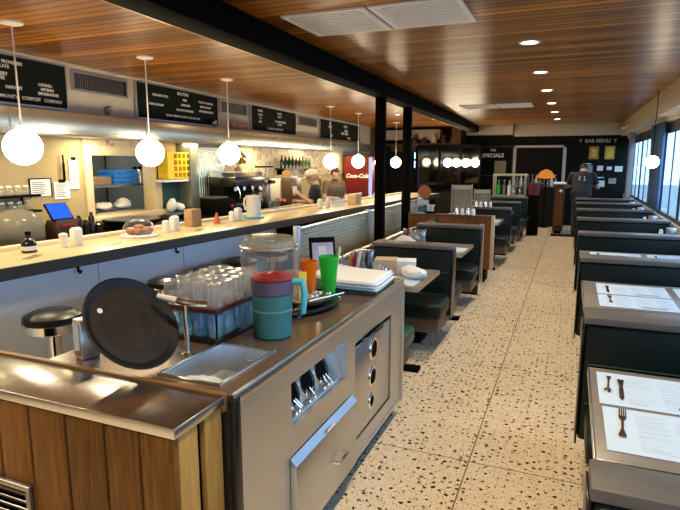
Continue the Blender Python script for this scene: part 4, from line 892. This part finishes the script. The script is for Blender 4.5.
# clutter on the first left table
t = thing('napkin_stack', 'fat banded stack of white napkins on the first left table', 'napkins', (-1.28, 4.22, ZT), R(14))
m = MB()
for k in range(9): m.box(-.17 + .004 * (k % 3), .17 - .006 * (k % 2), -.085 + .003 * (k % 2), .085 - .004 * (k % 3), k * .0115, k * .0115 + .010)
m.build('napkins', PAPER, t, bev=.002); MB().box(-.155, .02, -.089, .089, -.0005, .107).build('paper_band', mat('tan_band', (.52, .40, .26), .7), t)
one(lump(41, .10, .09, .045), 'crumpled_napkin', PAPER, 'crumpled white napkin in front of the banded napkin stack', 'napkin', (-1.06, 4.02, ZT))
def sauce(x, y, m, capm, h, r, lb, z=ZT, grp='condiments on the first left table'):
    t = thing('sauce_bottle', lb, 'bottle', (x, y, z), 0, grp)
    MB().lathe([(0, 0), (r, 0), (r, h * .6), (r * .45, h * .8), (r * .4, h * .92), (0, h * .92)], n=16).build('body', m, t); MB().cyl(0, 0, h * .925, h, r * .5, n=12).build('cap', capm, t)
sauce(-1.53, 3.98, RED, WHITE, .20, .032, 'red ketchup bottle with white cap on the first left table')
sauce(-1.46, 4.06, BLACKG, RED, .18, .03, 'dark sauce bottle with red cap beside the ketchup')
sauce(-1.60, 4.08, mat('amber_bottle', (.40, .18, .03), .3), WHITE, .17, .028, 'amber syrup bottle with white cap on the first left table')
for i, (x, y, h) in enumerate(((-1.60, 3.84, .24), (-1.44, 3.86, .22))):
    t = thing('table_card', ['taller', 'shorter'][i] + ' white folded card standing on the first left table', 'card', (x, y, ZT), R(30), 'folded cards on the first left table')
    MB().prism([(-.05, 0), (-.044, 0), (0, h - .006), (.044, 0), (.05, 0), (0, h)], -.055, .055, axis=1).build('card', PAPERB, t)
one(MB().box(-.07, .07, -.05, .05, 0, .15), 'napkin_dispenser', mat('pale_blue_steel_box', (.50, .60, .70), .25, .9), 'bluish steel napkin dispenser on the first left table by the divider', 'napkin dispenser', (-1.56, 4.30, ZT), R(10), bev=.008)
one(MB().lathe([(0, 0), (.035, 0), (.04, .09), (.037, .09), (.032, .006), (0, .006)], n=16), 'glass_tumbler', TUMB, 'clear water glass left of the napkin stack on first left table', 'glass', (-1.36, 4.02, ZT))
for i, (x, y) in enumerate(((-1.27, 4.0), (-1.22, 3.95))): one(MB().lathe([(0, 0), (.02, 0), (.022, .05), (.012, .07), (0, .075)], n=12), 'salt_shaker', CHROME, ['left', 'right'][i] + ' small steel shaker beside the water glass', 'shaker', (x - .03, y + .02, ZT))
t = thing('booth_half_wall', 'low bluish half wall with trim rail along the left booths below the corrugated metal', 'half wall', (-1.71, 0, 0)); MB().box(-.03, .0, 3.42, 8.2, 0, .83).build('panel', mat('pale_blue_panel', (.40, .46, .50), .4, 0, .1, 5), t)
MB().box(-.045, .012, 3.41, 8.2, .831, .85).build('top_rail', EDGE, t, bev=.003); MB().box(-.64, -.031, 3.42, 8.2, .60, .62).build('shelf', TRIMWOOD, t)
# second left table clutter
one(MB().box(-.06, .06, -.05, .05, 0, .16), 'napkin_dispenser', bpy.data.materials['pale_blue_steel_box'], 'bluish steel napkin dispenser on the second left table', 'napkin dispenser', (-1.46, 5.72, ZT), R(8), bev=.008)
sauce(-1.545, 5.66, bpy.data.materials['amber_bottle'], WHITE, .19, .03, 'amber bottle with white cap on the second left table', ZT, 'condiments on the second left table')
sauce(-1.60, 5.74, BLACKG, RED, .17, .028, 'dark bottle with red cap on the second left table', ZT, 'condiments on the second left table')
sauce(-1.61, 5.64, RED, WHITE, .18, .03, 'red ketchup bottle with white cap on the second left table', ZT, 'condiments on the second left table')
one(lump(43, .14, .10, .05), 'crumpled_napkin', PAPER, 'crumpled white napkin at the divider end of the second left table', 'napkin', (-1.54, 5.47, ZT))
t = thing('sugar_caddy', 'small caddy of paper packets on the divider post past the second left table', 'caddy', (-1.80, 7.62, .9195)); MB().box(-.06, .06, -.04, .04, 0, .03).box(-.06, -.055, -.04, .04, .03, .1).box(.055, .06, -.04, .04, .03, .1).build('tray', BLACK, t)
for k in range(3): MB().box(-.05 + .035 * k, -.022 + .035 * k, -.03, .03, .031, .12).build('packets', [PAPER, PAPERB, WHITE][k], t)
# signpost with coloured cards at the divider end
t = thing('card_stand', 'thin stand of coloured round and square cards at the divider end', 'stand', (-2.16, 8.3, 0)); MB().cyl(0, 0, 0, 1.18, .012).build('pole', STEEL, t); MB().cyl(0, 0, 0, .02, .12).build('base', STEEL, t)
MB().lathe([(0, -.006), (.10, -.006), (.10, .006), (0, .006)], M=Matrix.Translation((.10, -.02, 1.18)) @ Matrix.Rotation(PI / 2, 4, 'X')).build('round_card', mat('orange_brown_card', (.40, .14, .07), .6, 0, .4, 20), t)
for k, mm in ((0, PAPERB), (1, NAVY), (2, PAPER)): MB().box(.0, .17, -.02, -.012, .98 - k * .10, 1.06 - k * .10).build('square_card', mm, t)
# clear guards on top of the walnut partition and the next booth
def guard(loc, w, h, lb):
    t = thing('clear_guard', lb, 'guard', loc, 0, 'clear guards above the left booths')
    MB().box(-w, 0, -.004, .004, .03, h).build('sheet', FROST, t)
    for x in (-w, 0): MB().box(x - .008, x + .008, -.012, .012, .0, h + .01).build('upright', EDGE, t)
    MB().box(-w + .009, -.009, -.006, .006, h - .06, h).build('top_band', CREAM, t); MB().box(-w - .02, .02, -.05, .05, -.0005, .012).build('foot', EDGE, t)
guard((-1.24, 7.62, .9195), .27, .40, 'framed clear guard standing on the walnut partition')
guard((-1.22, 9.30, .9015), .25, .28, 'lower clear guard standing on the booth past the walnut partition')
for i in range(4): one(MB().lathe([(0, 0), (.025, 0), (.025, .07), (.014, .09), (0, .09)], n=12), 'shaker', [WHITE, CHROME][i % 2], 'small shaker in the row at the foot of the nearer clear guard', 'shaker', (-1.20 - .075 * i, 7.555, .9195), 0, 'shakers on the walnut partition')
for i in range(4): one(MB().lathe([(0, 0), (.025, 0), (.025, .07), (.014, .09), (0, .09)], n=12), 'shaker', [WHITE, CHROME][i % 2], 'small shaker in the row at the foot of the farther clear guard', 'shaker', (-1.20 - .075 * i, 9.235, .9015), 0, 'shakers on the booth past the partition')
# things beyond the left booths
t = thing('service_cart', 'pale topped service cart with bottles in front of the specials board', 'cart', (-1.25, 13.3, 0))
MB().box(-.42, .30, -.2, .2, 1.32, 1.36).build('top', CREAM, t, bev=.004)
for x in (-.40, .28):
    for y in (-.18, .18): MB().box(x - .015, x + .015, y - .015, y + .015, 0, 1.32).build('leg', EDGE, t)
MB().box(-.38, .26, -.18, .18, .85, .88).build('shelf', STEEL, t)
for k in range(5): 
    b = thing('drink_bottle', ['leftmost', 'second', 'middle', 'fourth', 'rightmost'][k] + ' bottle on the lower shelf of the pale topped cart', 'bottle', (-1.25 - .30 + .12 * k, 13.25, .881), 0, 'bottles on the cart'); MB().lathe([(0, 0), (.04, 0), (.04, .2), (.015, .26), (.015, .32), (0, .32)], n=12).build('body', [LIME, TUMB, WHITE, TUMBB, TUMB][k], b); MB().cyl(0, 0, .321, .34, .018, n=10).build('cap', STEELD, b)
t = thing('red_bucket', 'dark red round bin behind the last left booth', 'bin', (-.76, 13.1, 0)); MB().lathe([(0, .90), (.12, .90), (.14, 1.16), (.13, 1.16), (.11, .92), (0, .92)], n=20).build('bucket', mat('crimson_plastic', (.11, .004, .022), .4), t); MB().box(-.12, .12, -.12, .12, 0, .899).build('stand', BLACK, t)
t = thing('white_carton', 'white carton standing left of the red bin', 'carton', (-1.06, 12.9, 0)); MB().box(-.14, .1, -.1, .1, .64, .86).build('box', PAPERB, t, bev=.004); MB().box(-.13, .09, -.09, .09, 0, .639).build('stand', BLACK, t)

# ------------------------------------------------------------------ far wall
t = thing('specials_board', 'dark board lettered specials on the far wall', 'board', (-2.5, YB - .03, 1.28)); MB().box(0, 1.0, 0, .028, 0, .74).build('panel', BOARD, t)
MB().box(-.03, 1.03, -.01, .028, .74, .77).box(-.03, 0, -.01, .028, -.03, .74).box(1.0, 1.03, -.01, .028, -.03, .74).box(0, 1, -.01, .028, -.03, 0).build('frame', DOORBR, t)
text('SPECIALS', .14, wallM(.5, -.003, .52, '-y'), LETTER, t, 'lettering', 'CENTER', bold=.006); text('THE', .08, wallM(.5, -.003, .66, '-y'), LETTER, t, 'lettering', 'CENTER', bold=.003)
MB().box(.55, .85, -.004, -.001, .02, .38).build('pale_sheet', mat('olive_poster', (.30, .28, .16), .6, 0, .5, 9), t)
t = thing('bar_menu_board', 'dark board on the far wall with a line of white letters over two yellow pictures', 'board', (0, YB - .03, 1.62)); MB().box(-.02, 1.14, 0, .028, -.02, .64).build('panel', BOARD, t)
text("Y  BAR MENU  Y", .12, wallM(.54, -.004, .53, '-y'), mat('grey_letters', (.40, .39, .36), .6), t, 'lettering', 'CENTER', bold=.004)
for x, c in ((.36, (.50, .20, .02)), (.72, (.60, .42, .02))):
    p = MB().box(x, x + .22, -.012, -.002, .08, .40).build('picture', mat('yellow_poster%d' % int(x * 100), c, .5, 0, .7, 8), t)
    MB().box(x + .05, x + .17, -.016, -.0125, .14, .34).build('bright_motif', mat('motif%d' % int(x * 100), (.75, .55, .12), .5, 0, .3, 12), p)
frames = [(.22, 1.36, .26, .20), (.36, 1.20, .18, .16), (.56, 1.40, .16, .15), (.78, 1.42, .14, .11), (.96, 1.38, .2, .16), (.52, 1.22, .24, .05), (.50, 1.0, .28, .18), (.84, 1.08, .2, .16), (.22, 1.56, .22, .05)]
flab = ['grey framed picture just right of the host head', 'small framed print lower right of the host head', 'bright square framed print below the bar menu board', 'small oval looking framed print right of the bright square one', 'wide pale framed print at the right end of the row', 'thin white strip sign under the bright square print', 'white framed sheet low on the far wall right of the host', 'dark grey framed photo low at the right of the far wall', 'thin white strip sign directly below the bar menu board']
for (x, z, w, h), lb in zip(frames, flab):
    t = thing('picture_frame', lb, 'picture', (x, YB - .02, z), 0, 'small framed pictures on the far wall'); MB().box(0, w, 0, .018, 0, h).build('frame', BLACK, t); MB().box(.012, w - .012, -.003, -.0005, .012, h - .012).build('print', PAPER if 'white' in lb or 'bright' in lb or 'pale' in lb else mat('grey_print', (.30, .30, .30), .6, 0, .5, 14), t)
t = thing('liquor_bar', 'dark wooden back bar with bottle shelf at the far wall', 'bar', (-1.38, YB - .6, 0)); MB().box(0, 1.1, 0, .42, .98, 1.02).build('top', DOORBR, t, bev=.004); MB().box(.02, 1.08, .03, .40, 0, .979).build('body', DARKWALL, t)
for k in range(11):
    b = thing('liquor_bottle', 'tall pale bottle standing in the row on the far back bar', 'bottle', (-1.30 + .092 * k, YB - .45, 1.021), 0, 'bottles on the back bar'); MB().lathe([(0, 0), (.035, 0), (.035, .15), (.013, .21), (.013, .27), (0, .27)], n=12).build('body', [TUMB, WHITE, TUMBB, GLASS][k % 4], b); MB().cyl(0, 0, .271, .295, .015, n=8).build('cap', STEELD, b)
t = thing('amber_lamp', 'glowing orange domed lamp standing at the back bar', 'lamp', (-.60, YB - .72, 0)); MB().lathe([(.03, 1.22), (.21, 1.24), (.20, 1.30), (.13, 1.40), (.03, 1.45), (0, 1.45)], n=24).build('shade', emis('amber_shade', (.75, .27, .04), .42), t); MB().cyl(0, 0, 0, 1.24, .02).build('pole', BLACK, t); MB().cyl(0, 0, 0, .02, .12).build('base', BLACK, t)
for i in range(4):  # glowing globes added where dark glass would mirror the pendants
    t = thing('reflected_globe', ['leftmost', 'second from left', 'third from left', 'rightmost'][i] + ' globe of four added in place of pendant reflections beside the dark glazing', 'globe reflection', (-3.0 + .235 * i, YB - 1.09, 1.61), 0, 'four reflected globes by the dark glazing'); MB().ball(0, 0, 0, .105, n=20).build('globe', WARM, t); MB().cyl(0, 0, .095, .13, .035, M=Matrix.Rotation(-PI / 2, 4, 'X')).build('back_disc', STEELD, t)
# dark glazed screen of the rear left room
t = thing('glazed_screen', 'dark framed glass screen closing off the rear of the left side', 'screen', (-3.9, YB - .9, 0)); m = MB()
for x in (0, .62, 1.16, 1.66): m.box(x, x + .06, -.03, .03, .85, 2.05)
m.box(.06, 1.66, -.03, .03, 2.0, 2.08).box(.06, 1.66, -.03, .03, .85, .93); m.build('frame', BLACK, t); MB().box(.06, 1.66, -.005, .005, .93, 2.0).build('pane', DARKGL, t)
MB().box(0, 1.72, -.04, .04, 0, .849).build('lower_panel', DARKWALL, t)
t = thing('high_ledge', 'dark ledge high on the rear left wall holding ornaments', 'ledge', (-4.9, YB - .5, 2.12)); MB().box(0, 2.1, -.35, .3, -.05, 0).build('board', DOORBR, t)
MB().box(.1, 2., .25, .3, -.2, -.05).build('bracket', DOORBR, t)
for k, (x, h, mm) in enumerate(((.9, .22, 'd'), (1.15, .16, 'd'), (1.42, .24, 'w'), (1.7, .20, 'd'), (1.92, .17, 'd'))):
    one(MB().lathe([(0, 0), (.08, 0), (.10, h * .4), (.05, h * .75), (.06, h), (0, h)], n=14), 'ornament_jar', CREAM if mm == 'w' else DOORBR, ['leftmost dark', 'second dark', 'only pale', 'dark one right of the pale', 'rightmost dark'][k] + ' ornament jar on the high rear ledge', 'jar', (-4.9 + x, YB - .68, 2.121), 0, 'ornaments on the high rear ledge')
# host stand and mat
t = thing('host_stand', 'dark wooden host stand with white top at the far end of the aisle', 'host stand', (-.13, 13.75, 0)); MB().box(-.22, .0, -.2, .2, .06, 1.13).build('body', DOORBR, t, bev=.01); MB().box(-.19, -.03, -.206, -.201, .2, 1.0).build('front_panel', WALNUT, t); MB().box(-.25, .03, -.24, .24, 1.131, 1.165).build('top', PAPER, t, bev=.004); MB().box(-.19, -.03, -.17, .17, 0, .06).build('plinth', BLACK, t)
MB().ball(-.08, -.212, .98, .035).build('white_knob', WHITE, t)
one(MB().box(-.45, .35, -.12, .22, 0, .012), 'floor_mat', BLACK, 'small black floor mat in the aisle before the host stand', 'mat', (.08, 13.2, .0005), bev=.003)
# curtain and globe by the windows
def drape(u, v):
    y = 9.15 + 1.2 * u * (1 - .3 * (1 - v)); return (1.16 + .035 * math.sin(u * 34), y, .95 + 1.25 * v)
m = MB(); m.grid(drape, 60, 6); o = m.build('window_curtain', NAVY, solid=.004); tag(o, 'deep blue curtain gathered beside the bright window', 'curtain')
t = thing('hanging_globe', 'single glowing globe added as a glass reflection before the window side curtain', 'pendant lamp', (.99, 8.6, ZC)); MB().ball(0, 0, -.94, .085, n=20).build('globe', WARM, t); MB().cyl(0, 0, -.86, .0, .005, n=8).build('stem', BLACK, t)  # added globe stands in for a bright reflection in the window glass
t = thing('pipe_fitting', 'pale horizontal pipe and bracket in the far right ceiling corner', 'pipe', (1.02, 14.4, 2.40)); MB().tube([(0, -1.0, 0), (0, .8, 0)], .035).build('pipe', CREAM, t); MB().ball(0, -.2, 0, .08).build('valve', EDGE, t); MB().box(-.01, .03, -.6, -.55, -.04, .04).build('bracket', EDGE, t)

# ------------------------------------------------------------------ people (each faces its local +x)
def limb(m, pts, radii, flat=None):
    """tapered rounded limb through the joints; flat = (sideways, depth) scale for a trunk"""
    for (a, ra), (b, rb) in zip(zip(pts, radii), list(zip(pts, radii))[1:]):
        n = max(3, int((b - a).length / .025))
        for q in range(n + 1):
            f = q / n; p = a.lerp(b, f); r = ra + (rb - ra) * f
            if flat: m.ball(p.x, p.y, p.z, r * flat[1], r * flat[0], r, n=16)
            else: m.ball(p.x, p.y, p.z, r, n=12)
def fused(meshes, mb, name, m, parent, voxel):
    b = bmesh.new()
    for me in meshes: b.from_mesh(me)
    if mb is not None:
        t_ = bpy.data.meshes.new('t'); mb.b.to_mesh(t_); mb.b.free(); b.from_mesh(t_)
    bmesh.ops.recalc_face_normals(b, faces=b.faces)
    me = bpy.data.meshes.new(name); b.to_mesh(me); b.free()
    o = bpy.data.objects.new(name, me); COL.objects.link(o)
    md = o.modifiers.new('fuse', 'REMESH'); md.mode = 'VOXEL'; md.voxel_size = voxel; md.use_smooth_shade = True
    sm = o.modifiers.new('smooth', 'SMOOTH'); sm.factor = .5; sm.iterations = 2
    me2 = bpy.data.meshes.new_from_object(o.evaluated_get(bpy.context.evaluated_depsgraph_get())); bpy.data.objects.remove(o)
    for p in me2.polygons: p.use_smooth = True
    me2.materials.clear(); me2.materials.append(m)
    o = bpy.data.objects.new(name, me2); COL.objects.link(o); o.parent = parent; return o
def person(label, loc, rz, H, J, shirt, pants, sleeve='long', build=1.):
    """J: joint positions for a 1.6 m figure, scaled by H/1.6"""
    k = H / 1.6
    P = {n: Vector(v) * k for n, v in J.items()}
    t = thing('person', label, 'person', loc, rz)
    hd = P['head']; fdir = Vector(J.get('face', (1, 0, -.1))).normalized()
    up = Vector(J.get('up', (0, 0, 1))); side = up.cross(fdir).normalized(); up = fdir.cross(side).normalized()
    HM = Matrix.Translation(hd) @ Matrix((fdir, side, up)).transposed().to_4x4() @ Matrix.Scale(k, 4)
    P['throat'] = P['neck'] * .45 + hd * .55
    m = MB()
    limb(m, [P['pelvis'], P['waist'], P['chest']], [.115 * k * build, .102 * k * build, .118 * k * build], (1.28, .88))
    limb(m, [P['chest'], P['neck'], P['throat'], hd], [.10 * k, .058 * k, .048 * k, .05 * k])
    for s_ in 'lr':
        limb(m, [P['chest'].lerp(P['shoulder_' + s_], .5), P['shoulder_' + s_], P['elbow_' + s_], P['wrist_' + s_]], [.075 * k, .056 * k, .041 * k, .027 * k])
        limb(m, [P['pelvis'].lerp(P['hip_' + s_], .6), P['hip_' + s_], P['knee_' + s_], P['ankle_' + s_], P['toe_' + s_]], [.09 * k, .085 * k, .056 * k, .038 * k, .032 * k])
    m.ball(0, 0, .02, .088, .070, .105, n=20, M=HM); m.ball(.03, 0, -.055, .058, .050, .055, n=14, M=HM)      # skull and jaw
    m.prism([(.085, -.018), (.108, -.018), (.086, .035)], -.010, .010, axis=1, M=HM)                          # nose
    for sg in (-1, 1): m.ball(-.005, .072 * sg, .0, .020, .008, .028, n=8, M=HM)                               # ears
    m.ball(.078, 0, -.055, .012, .024, .008, n=8, M=HM)                                                      # mouth
    for sd in ('l', 'r'):                                                                                    # hands with five bent fingers
        wv = P['wrist_' + sd]; d = (wv - P['elbow_' + sd]).normalized(); gd = Vector(J.get('grip_' + sd, (0, 0, -1)))
        lat = d.cross(gd).normalized(); gd = lat.cross(d).normalized()
        m.tube([wv - d * .02 * k, wv + d * .03 * k, wv + d * .075 * k], [.024 * k, .030 * k, .030 * k], 10)
        for q in range(4):
            b0 = wv + d * .075 * k + lat * (-.027 + .018 * q) * k; ln = (.062, .072, .068, .052)[q] * k
            m.tube([b0 - d * .02 * k, b0 + d * ln * .45 + gd * .006 * k, b0 + d * ln * .75 + gd * ln * .38, b0 + d * ln * .68 + gd * ln * .72], [.0095 * k, .009 * k, .0085 * k, .0075 * k], 8)
        b0 = wv + d * .025 * k - lat * .024 * k
        m.tube([b0, b0 + d * .025 * k - lat * .022 * k + gd * .012 * k, b0 + d * .052 * k - lat * .018 * k + gd * .032 * k], [.011 * k, .010 * k, .008 * k], 8)
    fused([], m, 'body', SKIN, t, .0085)
    ey = MB()
    for sg in (-1, 1): ey.ball(.079, .030 * sg, .022, .008, .010, .006, n=8, M=HM)
    ey.build('eyes', BLACKG, t)
    # shirt: torso and sleeves
    m = MB()
    limb(m, [P['pelvis'], P['waist'], P['chest']], [.136 * k * build, .122 * k * build, .138 * k * build], (1.28, .90))
    limb(m, [P['chest'], P['chest'].lerp(P['neck'], .75)], [.118 * k, .082 * k])
    for s_ in 'lr':
        e_ = P['elbow_' + s_] if sleeve == 'long' else P['shoulder_' + s_].lerp(P['elbow_' + s_], .62)
        limb(m, [P['chest'].lerp(P['shoulder_' + s_], .5), P['shoulder_' + s_], e_] + ([P['elbow_' + s_].lerp(P['wrist_' + s_], .88)] if sleeve == 'long' else []), [.095 * k, .074 * k, .058 * k] + ([.044 * k] if sleeve == 'long' else []))
    fused([], m, 'shirt', shirt, t, .012)
    m = MB()
    for s_ in 'lr': limb(m, [P['pelvis'].lerp(P['hip_' + s_], .3), P['hip_' + s_], P['knee_' + s_], P['ankle_' + s_]], [.125 * k * build, .104 * k, .075 * k, .062 * k])
    fused([], m, 'trousers', pants, t, .012)
    for s_ in 'lr':
        a = P['ankle_' + s_]; q = P['toe_' + s_]; M = Matrix.Translation((a.x, a.y, 0)) @ Matrix.Rotation(math.atan2((q - a).y, (q - a).x), 4, 'Z')
        MB().box(-.07, .19, -.048, .048, 0, .03, M).ball(.10, 0, .045, .10, .046, .042, n=12, M=M).ball(-.02, 0, .06, .06, .045, .06, n=12, M=M).build('shoe', BLACK, t)
    return t, HM, P, k
STAND = dict(pelvis=(0, 0, .86), waist=(0, 0, 1.0), chest=(0, 0, 1.19), neck=(0, 0, 1.34), head=(.03, 0, 1.475), shoulder_l=(0, .165, 1.28), shoulder_r=(0, -.165, 1.28),
             elbow_l=(.05, .22, 1.02), elbow_r=(.05, -.22, 1.02), wrist_l=(.27, .14, 1.0), wrist_r=(.27, -.14, 1.0),
             hip_l=(0, .085, .80), knee_l=(.01, .09, .44), ankle_l=(-.02, .09, .07), toe_l=(.11, .10, .035), hip_r=(0, -.085, .80), knee_r=(.01, -.09, .44), ankle_r=(-.02, -.09, .07), toe_r=(.11, -.10, .035))
def cap(t, HM, m, bill=True):
    c = MB(); c.lathe([(.098, .0), (.104, .035), (.092, .078), (.055, .112), (0, .122)], n=24, M=HM @ Matrix.Translation((-.008, 0, .035)) @ Matrix.Diagonal((1.04, .86, 1, 1)))
    c.build('cap', m, t, solid=.004)
    if bill: MB().lathe([(0, 0), (.075, -.004), (.08, -.012), (.075, -.012), (0, -.006)], n=20, M=HM @ Matrix.Translation((.085, 0, .045)) @ Matrix.Diagonal((1, .85, 1, 1))).build('cap_bill', m, t)
def hair(t, HM, m, low=-.03):
    h = MB(); h.ball(-.014, 0, .035, .096, .080, .106, n=22, M=HM)
    b = h.b; inv = HM.inverted()
    bad = [v for v in b.verts if (inv @ v.co).x > .045 and (inv @ v.co).z < .075 or (inv @ v.co).z < low]
    bmesh.ops.delete(b, geom=bad, context='VERTS'); h.build('hair', m, t, solid=.006)
HAIRB = mat('dark_hair', (.025, .016, .012), .6, 0, .4, 30); HAIRG = mat('fair_hair', (.42, .30, .16), .6, 0, .4, 30)
TEED = mat('black_tee', (.007, .008, .011), .8, 0, .3, 14); JEANS = mat('dark_trousers', (.03, .035, .05), .8, 0, .3, 14); BROWNS = mat('brown_work_shirt', (.13, .085, .05), .8, 0, .3, 14)
# woman in pale cap, facing the back counter
J = dict(STAND); J.update(head=(.055, 0, 1.47), face=(1, 0, -.28), elbow_l=(.06, .20, 1.06), elbow_r=(.06, -.20, 1.04), wrist_l=(.26, .10, 1.19), wrist_r=(.28, -.10, 1.06), grip_l=(0, -1, 0), grip_r=(0, 1, 0))
t, HM, P, k = person('woman in pale cap and black shirt holding a white cup behind the counter', (-3.80, 8.05, 0), R(205), 1.50, J, TEED, JEANS, 'short', .92)
cap(t, HM, mat('pale_cap', (.72, .64, .52), .7)); hair(t, HM, HAIRG, -.075)
MB().tube([HM @ Vector((-.085, 0, .03)), HM @ Vector((-.13, 0, -.05)), HM @ Vector((-.12, 0, -.16)), HM @ Vector((-.10, 0, -.27))], [.03, .035, .03, .012]).build('ponytail', HAIRG, t)
wd = (P['wrist_l'] - P['elbow_l']).normalized()
wl = Matrix.Translation((-3.80, 8.05, 0)) @ Matrix.Rotation(R(205), 4, 'Z') @ (P['wrist_l'] + wd * .10 + Vector((0, -.045, 0)))
one(MB().lathe([(0, 0), (.030, 0), (.040, .14), (.037, .14), (.028, .006), (0, .006)], n=16), 'paper_cup', WHITE, 'white paper cup held up by the woman in the pale cap', 'cup', (wl.x, wl.y, wl.z - .06))
# bearded man in brown
J = dict(STAND); J.update(head=(.07, 0, 1.455), face=(1, 0, -.45), wrist_l=(.33, .10, 1.02), wrist_r=(.33, -.12, 1.02), chest=(.03, 0, 1.19), neck=(.045, 0, 1.335))
t, HM, P, k = person('bearded man in brown shirt looking down behind the counter by the red fridge', (-4.10, 9.50, 0), R(-40), 1.54, J, BROWNS, JEANS, 'short')
hair(t, HM, HAIRB); m = MB(); m.ball(.034, 0, -.060, .060, .056, .058, n=16, M=HM); inv = HM.inverted()
bmesh.ops.delete(m.b, geom=[v for v in m.b.verts if (inv @ v.co).z > -.045], context='VERTS'); m.build('beard', HAIRB, t, solid=.006)
m = MB(); m.grid(lambda u, v: ((.158 + .012 * math.sin(v * 3)) * k, (-.16 + .32 * u) * k, (.62 + .6 * v) * k), 6, 6); m.build('apron', mat('dark_apron', (.05, .04, .03), .8), t, solid=.004)
# host seen from behind, leaning over the stand
J = dict(STAND); J.update(waist=(.06, 0, 1.0), chest=(.16, 0, 1.17), neck=(.27, 0, 1.28), head=(.37, 0, 1.35), face=(.8, 0, -.7), up=(.6, 0, .8), shoulder_l=(.18, .20, 1.24), shoulder_r=(.18, -.20, 1.24),
         elbow_l=(.20, .30, 1.0), elbow_r=(.20, -.30, 1.0), wrist_l=(.40, .10, 1.06), wrist_r=(.40, -.10, 1.06))
t, HM, P, k = person('host in black printed shirt bending forward with back turned beside the host stand', (.21, 13.4, 0), R(86), 1.72, J, TEED, JEANS, 'short', 1.22)
hair(t, HM, HAIRB)
m = MB()
for sg in (-1, 1): m.tube([(-.01, .03 * sg, 1.20), (-.02, .06 * sg, 1.25), (.02, .045 * sg, 1.31), (.03, .015 * sg, 1.28)], .009, 6)
m.build('back_print', LETTER, t)

# ------------------------------------------------------------------ light
W = bpy.data.worlds.new('sky'); S.world = W; W.use_nodes = True
nt = W.node_tree; bg = nt.nodes['Background']; bg.inputs[0].default_value = (.58, .78, 1.0, 1); bg.inputs[1].default_value = 2.5
def lamp(kind, name, loc, energy, col, size=.1, rot=None, size_y=None, spot=None):
    l = bpy.data.lights.new(name, kind); l.energy = energy; l.color = col
    if kind == 'AREA':
        l.size = size
        if size_y: l.shape = 'RECTANGLE'; l.size_y = size_y
    elif kind in ('POINT', 'SPOT'): l.shadow_soft_size = size
    if spot: l.spot_size = R(spot); l.spot_blend = .7
    o = bpy.data.objects.new(name, l); COL.objects.link(o); o.location = loc
    if rot: o.rotation_euler = rot
    return o
WARMC = (1, .80, .52)
for s in (2.6, 4.3, 6.0, 7.8, 9.8, 12.0):   # lamps in the hood, shining down on the kitchen line
    x, y, z = F(.26, s, 1.86); lamp('AREA', 'hood_lamp', (x, y, z), 7, (1, .80, .42), .3)
for i, (x, y) in enumerate(((-3.3, .9), (-3.2, 3.4), (-3.3, 7.1), (-3.1, 9.3), (-3.3, 10.9), (-2.9, 12.4))): lamp('SPOT', 'kitchen_downlight', (x, y, ZC - .03), 60, WARMC, .08, None, None, 160)
x, y, z = F(-1.2, 4.9, 2.35); lamp('AREA', 'kitchen_lamp', (x, y, z), 18, (.95, 1, .9), .8)
for y in (-1.6, .0, 1.6, 3.2): lamp('SPOT', 'down_spot', (-.38, y, ZC - .02), 54, WARMC, .06, None, None, 120)  # spots added without fixtures to light the near wood and steel
for y in (-1.0, 1.0): lamp('SPOT', 'down_spot', (-2.6, y, ZC - .02), 70, WARMC, .06, None, None, 120)  # two further fixtureless spots added for the left foreground

vs = S.view_settings; vs.view_transform = 'Standard'; vs.look = 'None'; vs.gamma = 1; vs.use_curve_mapping = False; vs.exposure = 0.95
cy = S.cycles; cy.max_bounces = 8; cy.transparent_max_bounces = 24; cy.diffuse_bounces = 4; cy.caustics_reflective = False; cy.caustics_refractive = False; cy.sample_clamp_indirect = 4
